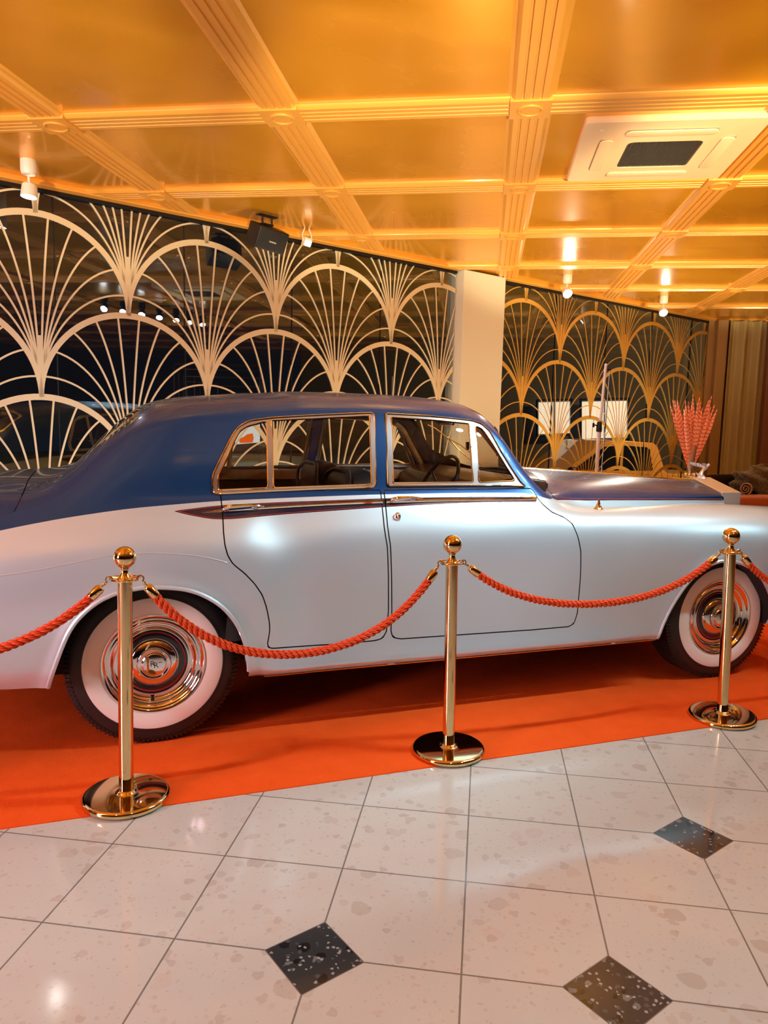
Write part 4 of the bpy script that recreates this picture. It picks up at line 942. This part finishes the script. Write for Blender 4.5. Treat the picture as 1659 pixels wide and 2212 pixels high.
# ------------------------------------------------------------------ air conditioner cassette
AX, AY = Vector((*U2, 0)), Vector((*V2, 0)); A0 = Vector((2.23, -.52, HC - .002)); ACW = .95
def ap(u, v, z=0): q = A0 + AX * u + AY * v; return Vector((q.x, q.y, HC + z + .012))
acr = empty('air_conditioner', ap(ACW / 2, ACW / 2)); tag(acr, 'cream square ceiling air conditioner with dark grille', 'air conditioner'); bpy.context.view_layer.update(); aci = acr.matrix_world.inverted()
def acput(o): o.parent = acr; o.matrix_parent_inverse = aci; return o
sq = lambda a, b, r: rnd([(a, a), (b, a), (b, b), (a, b)], r, 8)
mb = MB(); o_, i_ = sq(0, ACW, .035), sq(.27, .68, .045); n = len(o_)
vs = [ap(u, v, .034) for u, v in o_] + [ap(u, v, -.012) for u, v in o_] + [ap(.006 + u * .9874, .006 + v * .9874, -.018) for u, v in o_] + [ap(u, v, -.026) for u, v in i_] + [ap(u, v, .02) for u, v in i_]
fs = [(a * n + k, a * n + (k + 1) % n, (a + 1) * n + (k + 1) % n, (a + 1) * n + k) for a in range(4) for k in range(n)]
acput(mb.add(vs, fs).build('panel', CREAM, ang=25))
mb = MB(); mb.prism(sq(.26, .69, .04), .015, .03, lambda u, v, d: ap(u, v, d)); acput(mb.build('grille_back', BLACK, smooth=False))
mb = MB()
for k in range(46):
    u = .278 + .394 * k / 45; mb.box(ap(u, .475, -.016), (.0022, .196, .008), Matrix(((U2[0], V2[0], 0), (U2[1], V2[1], 0), (0, 0, 1))))
for v in (.37, .475, .58): mb.box(ap(.475, v, -.012), (.198, .003, .008), Matrix(((U2[0], V2[0], 0), (U2[1], V2[1], 0), (0, 0, 1))))
acput(mb.build('grille', P('dark_grille_slats', (.06, .04, .03), .5), smooth=False))
GRV = P('groove_shadow_gap', (.10, .065, .04), .8)
for c in range(4):
    def lp(s, t):
        a, b = (s, t) if c % 2 == 0 else (t, s)
        if c >= 2: a, b = (s, ACW - t) if c % 2 == 0 else (ACW - t, s)
        return a, b
    pts = [lp(.475 + .245 * math.cos(x_) if abs(math.cos(x_)) > 2 else .475 + (.205 * math.copysign(1, math.cos(x_)) + .038 * math.cos(x_)), .150 + .038 * math.sin(x_)) for x_ in np.linspace(0, 2 * PI, 36, endpoint=False)]
    mb = MB(); mb.prism(pts, -.0205, -.030, lambda u, v, d: ap(u, v, d)); acput(mb.build('louver', CREAM, bevel=.004))
    mb = MB(); mb.tube([ap(u, v, -.0205) for u, v in pts], .0028, 6, closed=True); acput(mb.build('louver_gap', GRV))
mb = MB(); arc_ = sq(.112, ACW - .112, .17)
mb.tube([ap(u, v, -.0195) for u, v in arc_], .0022, 6, closed=True); acput(mb.build('panel_groove', GRV))
mb = MB(); mb.ell(tuple(ap(.10, .10, -.019)), (.010, .010, .004)); acput(mb.build('sensor', CANOPY))

# ------------------------------------------------------------------ loudspeaker and floodlight by the glass
SPK = P('black_speaker_cabinet', (0.007, 0.007, 0.009), 0.5, bump=(200, .1, .001))
sp = empty('loudspeaker', wp(1.86, 2.92, -.46)); tag(sp, 'black loudspeaker hanging from the ceiling in front of the glass wall', 'loudspeaker'); bpy.context.view_layer.update()
c0 = wp(1.865, 2.905, -.40); ex = Vector((*WD, 0)); yaw = math.radians(6); ex = Matrix.Rotation(yaw, 3, 'Z') @ ex; fwd = Vector((ex.y, -ex.x, 0)).normalized()   # faces the room
tl = math.radians(24); f2 = (fwd * math.cos(tl) - Vector((0, 0, 1)) * math.sin(tl)); u2_ = (Vector((0, 0, 1)) * math.cos(tl) + fwd * math.sin(tl))
rl = math.radians(-3.5); ex2 = (ex * math.cos(rl) + u2_ * math.sin(rl)).normalized(); u2_ = f2.cross(ex2) * -1
if u2_.z < 0: u2_ = -u2_
out8 = [(-.140, .085), (-.146, -.02), (-.135, -.09), (-.09, -.13), (.09, -.13), (.135, -.09), (.146, -.02), (.140, .085)]
mb = MB(); mb.prism(out8, -.085, .085, lambda u, v, d: c0 + ex2 * u + f2 * v + u2_ * d); o = mb.build('cabinet', SPK, bevel=.006); sub(o, sp)
mb = MB(); mb.box(tuple(c0 + f2 * .087), (.134, .078, .004), Matrix((ex2, u2_, f2)).transposed()); sub(mb.build('grille', P('speaker_grille', (.009, .009, .011), .6, bump=(900, .4, .001)), bevel=.003), sp)
mb = MB(); mb.box(tuple(c0 + Vector((0, 0, .105))), (.055, .012, .006), Matrix((ex, fwd, (0, 0, 1))).transposed())
for s in (-.045, .045): mb.tube([c0 + ex * s + Vector((0, 0, .08)), Vector((c0.x, c0.y, HC + .03)) + ex * s], .008, 8)
mb.box((c0.x, c0.y, HC + .028), (.09, .03, .006), Matrix((ex, fwd, (0, 0, 1))).transposed()); sub(mb.build('bracket', DARKM, smooth=False), sp)
Mt = basis(c0 + f2 * .0925 - u2_ * .012 + ex2 * .0, ex2, u2_, f2)
tx = text_mesh('badge', 'YAMAHA', .017, P('badge_white', (.8, .8, .8), .5), None, Mt, .0006); sub(tx, sp)
fl_ = empty('floodlight', wp(2.31, 2.99, -.30)); tag(fl_, 'small white floodlight at the ceiling right of the loudspeaker', 'floodlight'); bpy.context.view_layer.update()
cf = wp(2.30, 2.965, -.30)
mb = MB(); mb.box(tuple(cf), (.038, .022, .036), Matrix((ex2, f2, u2_)).transposed()); sub(mb.build('housing', CANOPY, bevel=.005), fl_)
mb = MB(); mb.box(tuple(cf + f2 * .024 - u2_ * .008), (.033, .002, .022), Matrix((ex2, f2, u2_)).transposed()); sub(mb.build('lens', emis('flood_lens', (1, .9, .75), 2.0), smooth=False), fl_)
mb = MB(); mb.tube([cf + ex * .04, cf + ex * .05 + Vector((0, 0, .05)), Vector((cf.x, cf.y, HC + .03)) + ex * .02], .006, 6); mb.tube([cf - ex * .04, cf - ex * .05 + Vector((0, 0, .05)), Vector((cf.x, cf.y, HC + .03)) - ex * .02], .006, 6); sub(mb.build('yoke', CANOPY), fl_)

# ------------------------------------------------------------------ things behind the bonnet
VX, VY = 5.45, 2.08
pd = empty('pedestal_table', (VX - .02, VY, 0)); tag(pd, 'slim chrome pedestal stand holding the feather vase', 'stand')
mb = MB(); mb.lathe([(.001, .002), (.16, .002), (.165, .02), (.03, .035), (.022, .05), (.022, .88), (.05, .90), (.13, .905), (.135, .915), (.13, .925), (.001, .925)], 40); mb.build('column', CHROME, pd)
va = empty('trumpet_vase', (VX - .02, VY, .925)); tag(va, 'tall narrow silver vase holding the pink feathers', 'vase')
mb = MB(); mb.lathe([(.001, .0), (.075, .0), (.078, .012), (.04, .03), (.030, .05), (.034, .075), (.026, .10), (.030, .14), (.036, .22), (.044, .30), (.054, .352), (.058, .355), (.052, .352), (.040, .28), (.02, .10)], 40); mb.build('vessel', P('smoky_silver', (.80, .76, .74), .22, .8), va)
mb = MB()
for a in range(5): mb.ell((.045 * math.cos(a * 1.26), .045 * math.sin(a * 1.26), .055), (.022, .022, .022))
mb.build('bead_collar', CHROME, va)
mt, nt, b, out = newmat('pink_barred_feather'); N = nt.nodes; Lk = nt.links.new
tc = N.new('ShaderNodeTexCoord'); sx = N.new('ShaderNodeSeparateXYZ'); Lk(tc.outputs['Object'], sx.inputs[0])
zz2 = math_('SUBTRACT', sx.outputs[2], math_('MULTIPLY', math_('ABSOLUTE', sx.outputs[0]), .55))
bar = math_('LESS_THAN', math_('FRACT', math_('MULTIPLY', zz2, 25)), .17); rim_ = math_('LESS_THAN', math_('ABSOLUTE', sx.outputs[0]), .0022)
c1 = mixc(bar, (0.95, 0.43, 0.32), (0.24, 0.035, 0.035)); c1 = mixc(math_('MULTIPLY', rim_, .5), c1, (0.95, 0.58, 0.45)); Lk(c1, b.inputs['Base Color']); b.inputs['Roughness'].default_value = .7
FEATHER = mt
def feather_mesh(h, wd, bend):
    mb = MB(); n = 26; vs = []
    for k in range(n + 1):
        t = k / n; w = wd * (min(1, .35 + t * 2.2)) * (1 - max(0, (t - .62) / .38) ** 1.5) * .5 + .0012 + (.0015 * math.sin(t * 60))
        x = bend * t * t; z = h * t
        vs += [(x - w, .006 * t, z - w * .35), (x, -.003, z), (x + w, .006 * t, z - w * .35), (x, .004, z)]
    fs = []
    for k in range(n):
        a, c = k * 4, k * 4 + 4
        fs += [(a, a + 1, c + 1, c), (a + 1, a + 2, c + 2, c + 1), (a + 2, a + 3, c + 3, c + 2), (a + 3, a, c, c + 3)]
    fs += [(0, 1, 2, 3), (n * 4 + 3, n * 4 + 2, n * 4 + 1, n * 4)]
    return mb.add(vs, fs)
protos = [feather_mesh(.66, .040, .03).build('feather', FEATHER, ang=80), feather_mesh(.70, .038, -.02).build('feather', FEATHER, ang=80), feather_mesh(.60, .042, .0).build('feather', FEATHER, ang=80)]
rng = random.Random(11); cnt = 0
for k in range(30):
    sx_ = -0.345 + .69 * k / 29 + rng.uniform(-.02, .02); dy = rng.uniform(-.20, .20) * (1.0 if abs(sx_) < .24 else .5)
    o = protos[k] if k < 3 else protos[k % 3].copy()
    if k >= 3: COL.objects.link(o)
    tag(o, 'long pink barred pheasant feather in the silver vase', 'feather', 'pink feathers in the vase')
    d = (RT * math.sin(sx_) + FR * dy); dirv = Vector((d[0], d[1], math.cos(sx_))).normalized()
    z = dirv; x = Vector((RT[0], RT[1], 0)); x = (x - z * x.dot(z)).normalized(); y = z.cross(x)
    Mx = basis((VX - .02 + RT[0] * sx_ * .05, VY + RT[1] * sx_ * .05, 1.075 + rng.uniform(-.05, .05)), x, y, z) @ Matrix.Rotation(rng.uniform(-.5, .5), 4, 'Z')
    o.matrix_world = Mx
TX, TY = 4.10, 1.83
tp = empty('tripod_stand', (TX, TY, 0)); tag(tp, 'pale telescopic light stand with a black clamp behind the hood', 'stand'); PALE = P('pale_lilac_tube', (.74, .80, 1.0), .35)
mb = MB(); mb.tube([(0, 0, .35), (0, 0, 1.43)], .017, 14); mb.build('lower_tube', PALE, tp)
mb = MB(); mb.tube([(.006, 0, 1.43), (.030, -.004, 2.02)], .0125, 14); mb.ell((.031, -.004, 2.03), (.015, .015, .012)); mb.build('upper_tube', PALE, tp)
mb = MB(); mb.tube([(.055, 0, 1.0), (.080, -.004, 1.98)], .005, 8); mb.box((.055, -.004, 1.985), (.028, .006, .006)); mb.build('side_rod', CHROME, tp)
mb = MB(); mb.lathe([(.018, 1.405), (.026, 1.407), (.027, 1.44), (.024, 1.475), (.020, 1.50), (.016, 1.503)], 24); mb.tube([(-.02, 0, 1.465), (-.058, 0, 1.468)], .007, 8); mb.box((-.065, 0, 1.468), (.008, .006, .020)); mb.build('clamp', DARKM, tp)
for k in range(3):
    a = 2 * PI * k / 3 + .4; mb = MB(); mb.tube([(.02 * math.cos(a), .02 * math.sin(a), .62), (.42 * math.cos(a), .42 * math.sin(a), .015)], .010, 8); mb.build('leg', DARKM, tp)
# sofa with fur throw and rolled blanket
DEPTH = 8.4
def dp(u, v, D):
    d = RCV.T @ np.array([(u - 829.5) / 1571.8, (v - 1106) / 1571.8, 1.0]); f = np.array([FR[0], FR[1], 0]); q = CAM + d * D / (d @ f); return Vector(q)
SOFA = P('black_velvet', (.008, .007, .007), .9, spec=.2); FUR = P('dark_brown_fur', (.075, .045, .025), .95, sheen=.6, bump=(55, 1.0, .03), var=(25, (.03, .018, .01)))
sc_ = dp(1640, 1040, 8.4); so = empty('sofa', (sc_.x, sc_.y, 0)); tag(so, 'black velvet sofa at the far right beyond the hood', 'sofa'); bpy.context.view_layer.update()
def sb(a, d, z, ha, hd, hz, nm, mat, e=.3):
    mb = MB(); mb.ell((sc_.x + RT[0] * a + FR[0] * d, sc_.y + RT[1] * a + FR[1] * d, z), (ha, hd, hz), e, e, 32, 16, RWM); o = mb.build(nm, mat); sub(o, so)
sb(.5, .30, .62, 1.10, .12, .31, 'backrest', SOFA); sb(.5, -.10, .42, 1.06, .42, .18, 'seat', SOFA); sb(-.52, -.05, .42, .10, .42, .26, 'arm', SOFA); sb(1.55, -.05, .42, .10, .42, .26, 'arm', SOFA)
for a, d in ((-.45, .25), (1.45, .25), (-.45, -.35), (1.45, -.35)):
    mb = MB(); q = (sc_.x + RT[0] * a + FR[0] * d, sc_.y + RT[1] * a + FR[1] * d); mb.tube([(q[0], q[1], .0), (q[0], q[1], .2)], .025, 10); sub(mb.build('leg', DARKM), so)
mb = MB(); r2 = random.Random(5); nu, nv = 44, 22; base = sc_ + Vector((RT[0] * .10, RT[1] * .10, 0)); vs = []
for i in range(nv + 1):
    ph = -PI / 2 + PI * i / nv
    for k in range(nu):
        th = 2 * PI * k / nu; d = Vector((math.cos(ph) * math.cos(th), math.cos(ph) * math.sin(th), math.sin(ph)))
        f = 1 + .10 * math.sin(5 * th + 3 * ph) + .09 * math.sin(9 * d.x + 4 * d.z) + .08 * math.sin(11 * d.z + 7 * d.x + 2) + r2.uniform(-.02, .02)
        vs.append(RWM @ Vector((d.x * .42 * f, d.y * .20 * f, d.z * .215 * f)) + Vector((base.x - FR[0] * .04, base.y - FR[1] * .04, .845)))
mb.add(vs, [(i * nu + k, i * nu + (k + 1) % nu, (i + 1) * nu + (k + 1) % nu, (i + 1) * nu + k) for i in range(nv) for k in range(nu)]); tag(mb.build('fur_throw', FUR, ang=180), 'dark brown fur throw heaped on the black sofa', 'throw')
mb = MB(); q0 = dp(1610, 1056, 8.02); q1 = dp(1680, 1066, 7.9)
sp_ = [(q0 + Vector((0, 0, 1)) * (.012 + .0022 * k) * math.cos(k * .5) + Vector((RT[0], RT[1], 0)) * (.012 + .0022 * k) * math.sin(k * .5)) for k in range(34)]
for k in range(33):
    a, b2 = sp_[k], sp_[k + 1]; e = Vector((FR[0] * .35 + RT[0] * .2, FR[1] * .35 + RT[1] * .2, -.02)); o2 = Vector((0, 0, .0))
    mb.add([a, b2, b2 + e, a + e], [(0, 1, 2, 3)])
bl = mb.build('rolled_blanket', P('grey_pink_blanket', (.30, .22, .21), .9, sheen=.3), ang=80); sol = bl.modifiers.new('thickness', 'SOLIDIFY'); sol.thickness = .014; tag(bl, 'grey pink blanket rolled up at the end of the sofa', 'blanket')
cq = dp(1655, 1084, 8.02); mb = MB(); mb.ell(tuple(cq), (.40, .16, .075), .5, .6, 32, 14, RWM); tag(mb.build('cushion', P('rust_velvet', (.30, .075, .025), .8, sheen=.4)), 'rust brown seat cushion in front of the fur throw', 'cushion')

# ------------------------------------------------------------------ the street outside
STZ = -.62
STREET = P('asphalt', (.035, .032, .030), .55, bump=(30, .4, .01), var=(2, (.06, .05, .042)))
so_ = MB().add([wp(-30, STZ, .3), wp(45, STZ, .3), wp(45, STZ, 40), wp(-30, STZ, 40), wp(-30, STZ - .1, .3), wp(45, STZ - .1, .3), wp(45, STZ - .1, 40), wp(-30, STZ - .1, 40)], [(0, 1, 2, 3), (7, 6, 5, 4), (0, 4, 5, 1), (2, 6, 7, 3), (1, 5, 6, 2), (3, 7, 4, 0)]).build('street', STREET, smooth=False); tag(so_, 'dark asphalt street outside the glass', kind='structure')
FAC = P('dark_facade', (.03, .028, .028), .8, bump=(4, .3, .05)); FD = 19.0
def fp(u, v, D=FD): return dp(u, v, D)
fc = empty('building', (9.5, 13.5, STZ)); tag(fc, 'dark building across the street with two lit curtained windows', 'building'); bpy.context.view_layer.update()
a, b2 = fp(650, 900, 19.3), fp(1800, 900, 19.3)
mb = MB(); mb.prism([(a.x, a.y), (b2.x, b2.y), (b2.x + FR[0] * 4, b2.y + FR[1] * 4), (a.x + FR[0] * 4, a.y + FR[1] * 4)], STZ, 9.0, lambda u, v, d: (u, v, d)); sub(mb.build('facade', FAC, smooth=False), fc)
mt, nt, b, out = newmat('lit_curtain'); N = nt.nodes; Lk = nt.links.new; tc = N.new('ShaderNodeTexCoord'); mp = N.new('ShaderNodeMapping'); mp.inputs['Scale'].default_value = (26, 26, .4); Lk(tc.outputs['Object'], mp.inputs[0]); n1 = N.new('ShaderNodeTexNoise'); n1.inputs['Scale'].default_value = 1.0; Lk(mp.outputs[0], n1.inputs['Vector'])
Lk(mixc(n1.outputs['Fac'], (.45, .47, .42), (1, 1, .93)), b.inputs['Emission Color']); b.inputs['Emission Strength'].default_value = .62; LITC = mt
for (u0, u1, v0, v1) in ((1160, 1234, 866, 941), (1254, 1357, 864, 951)):
    q = [fp(u0, v0, 19.0), fp(u1, v0 - 2, 19.0), fp(u1, v1 - 3, 19.0), fp(u0, v1, 19.0)]
    fx = Vector((FR[0], FR[1], 0)) * .05; mb = MB(); mb.add([*q, *[p + fx for p in q]], [(3, 2, 1, 0), (4, 5, 6, 7), (0, 1, 5, 4), (1, 2, 6, 5), (2, 3, 7, 6), (3, 0, 4, 7)]); w1 = sub(mb.build('lit_window', LITC, smooth=False), fc)
    mb = MB(); ring_ = [p - fx * .6 for p in q]; mb.tube(ring_, .05, 4, closed=True); mb.tube([(ring_[0] + ring_[1]) / 2, (ring_[2] + ring_[3]) / 2], .015, 4); sub(mb.build('window_frame', DARKM, smooth=False), w1)
# pickup truck parked beyond the glass
TRK = P('tan_truck_paint', (.55, .27, .075), .35, .1, .6); TD = 15.0
p0, p1 = fp(1080, 1000, 14.6), fp(1560, 1000, 15.8); dx = (p1 - p0); dx.z = 0; dx.normalize(); nz = Vector((-dx.y, dx.x, 0))
org = fp(1420, 1000, TD); org.z = STZ
tk = empty('pickup_truck', org); tag(tk, 'tan pickup truck parked on the street behind the feathers', 'truck'); bpy.context.view_layer.update()
def tpnt(a, z, d): return org + dx * a + nz * d + Vector((0, 0, z))
def arch(c, r): return [(c + r * math.cos(t), .38 + r * math.sin(t)) for t in np.linspace(PI, 0, 13)]
prof = [(1.75, .55), (1.75, 1.08), (1.72, 1.14), (.30, 1.16), (.20, 1.20), (-.02, 1.72), (-.12, 1.79), (-.9, 1.83), (-1.25, 1.79), (-2.05, 1.22), (-2.9, 1.12), (-3.3, 1.02), (-3.40, .85), (-3.40, .48), (-3.15, .42)] + arch(-2.45, .43) + [(-1.9, .36), (.35, .36)] + arch(.85, .43) + [(1.30, .45)]
mb = MB(); mb.prism(prof, 0, 1.75, tpnt); sub(mb.build('body', TRK, bevel=.05), tk)
for pl in ([(-.10, 1.24), (-.20, 1.66), (-.27, 1.70), (-.78, 1.73), (-.78, 1.24)], [(-.86, 1.24), (-.86, 1.73), (-1.22, 1.70), (-1.88, 1.24)]):
    mb = MB(); mb.prism(pl, -.02, .02, tpnt); sub(mb.build('side_window', P('truck_window', (.008, .008, .009), .08) if 'truck_window' not in bpy.data.materials else bpy.data.materials['truck_window'], smooth=False, bevel=.01), tk)
for c in (-2.45, .85):
    mb = MB(); Mw2 = basis(tpnt(c, .38, .12), dx, Vector((0, 0, 1)), nz); mb.lathe([(.001, -.1), (.20, -.1), (.22, -.08), (.37, -.10), (.38, -.06), (.38, .12), (.001, .12)], 32, Mw2); sub(mb.build('wheel', TYRE), tk)
for a in (-.62, -1.55):
    mb = MB(); mb.tube([tpnt(a, 1.06, -.005), tpnt(a, 1.06, -.03), tpnt(a + .2, 1.06, -.03), tpnt(a + .2, 1.06, -.005)], .016, 8); sub(mb.build('door_handle', CHROME), tk)
for a in (-.02, -.84): 
    mb = MB(); mb.tube([tpnt(a, 1.18, -.006), tpnt(a, .42, -.006)], .007, 4); sub(mb.build('door_seam', DARKM), tk)
mb = MB(); mb.tube([tpnt(.22, 1.27, .02), tpnt(1.70, 1.23, .02)], .018, 8); mb.tube([tpnt(1.2, 1.23, .02), tpnt(1.2, 1.13, .02)], .014, 8); sub(mb.build('bed_rail', CHROME), tk)
mb = MB(); mb.ell(tuple(tpnt(-1.98, 1.20, -.14)), (.12, .09, .10)); sub(mb.build('side_mirror', DARKM), tk)
mb = MB(); mb.ell(tuple(tpnt(1.72, .98, .02)), (.05, .06, .14)); sub(mb.build('tail_lamp', emis('tail_red', (1, .12, .03), 3.0)), tk)
l = area('street_lamp_glow', (12.5, 4.5, 5.5), (10.8, 9.0, .5), .6, .6, 800, (1.0, .60, .22))
# a bright street poster seen through the rear car window
pq = [fp(508, 922, 15), fp(560, 916, 15), fp(560, 956, 15), fp(508, 960, 15)]
po = empty('street_poster', (pq[3].x, pq[3].y, STZ)); tag(po, 'lit white street poster seen through the rear side window of the car', 'poster'); bpy.context.view_layer.update()
fx = Vector((FR[0], FR[1], 0)) * .08; mb = MB(); mb.add([*pq, *[p + fx for p in pq]], [(3, 2, 1, 0), (4, 5, 6, 7), (0, 1, 5, 4), (1, 2, 6, 5), (2, 3, 7, 6), (3, 0, 4, 7)]); sub(mb.build('panel', emis('poster_white', (.95, .88, .78), .75), smooth=False), po)
mb = MB(); pc = [fp(u, v, 14.97) for u, v in ((518, 957), (516, 948), (526, 944), (534, 938), (546, 936), (548, 946), (546, 956))]; mb.add([*pc, *[p - fx * .1 for p in pc]], [tuple(range(7)), tuple(range(13, 6, -1))]); sub(mb.build('orange_shape', emis('poster_orange', (.9, .12, .01), .9), smooth=False), po)
mb = MB(); q = (pq[0] + pq[1]) / 2; mb.tube([(q.x + .3, q.y, STZ), (q.x + .3, q.y, pq[3].z)], .06, 8); sub(mb.build('post', DARKM), po)

# ------------------------------------------------------------------ mezzanine railing behind the photographer (seen mirrored in the glass)
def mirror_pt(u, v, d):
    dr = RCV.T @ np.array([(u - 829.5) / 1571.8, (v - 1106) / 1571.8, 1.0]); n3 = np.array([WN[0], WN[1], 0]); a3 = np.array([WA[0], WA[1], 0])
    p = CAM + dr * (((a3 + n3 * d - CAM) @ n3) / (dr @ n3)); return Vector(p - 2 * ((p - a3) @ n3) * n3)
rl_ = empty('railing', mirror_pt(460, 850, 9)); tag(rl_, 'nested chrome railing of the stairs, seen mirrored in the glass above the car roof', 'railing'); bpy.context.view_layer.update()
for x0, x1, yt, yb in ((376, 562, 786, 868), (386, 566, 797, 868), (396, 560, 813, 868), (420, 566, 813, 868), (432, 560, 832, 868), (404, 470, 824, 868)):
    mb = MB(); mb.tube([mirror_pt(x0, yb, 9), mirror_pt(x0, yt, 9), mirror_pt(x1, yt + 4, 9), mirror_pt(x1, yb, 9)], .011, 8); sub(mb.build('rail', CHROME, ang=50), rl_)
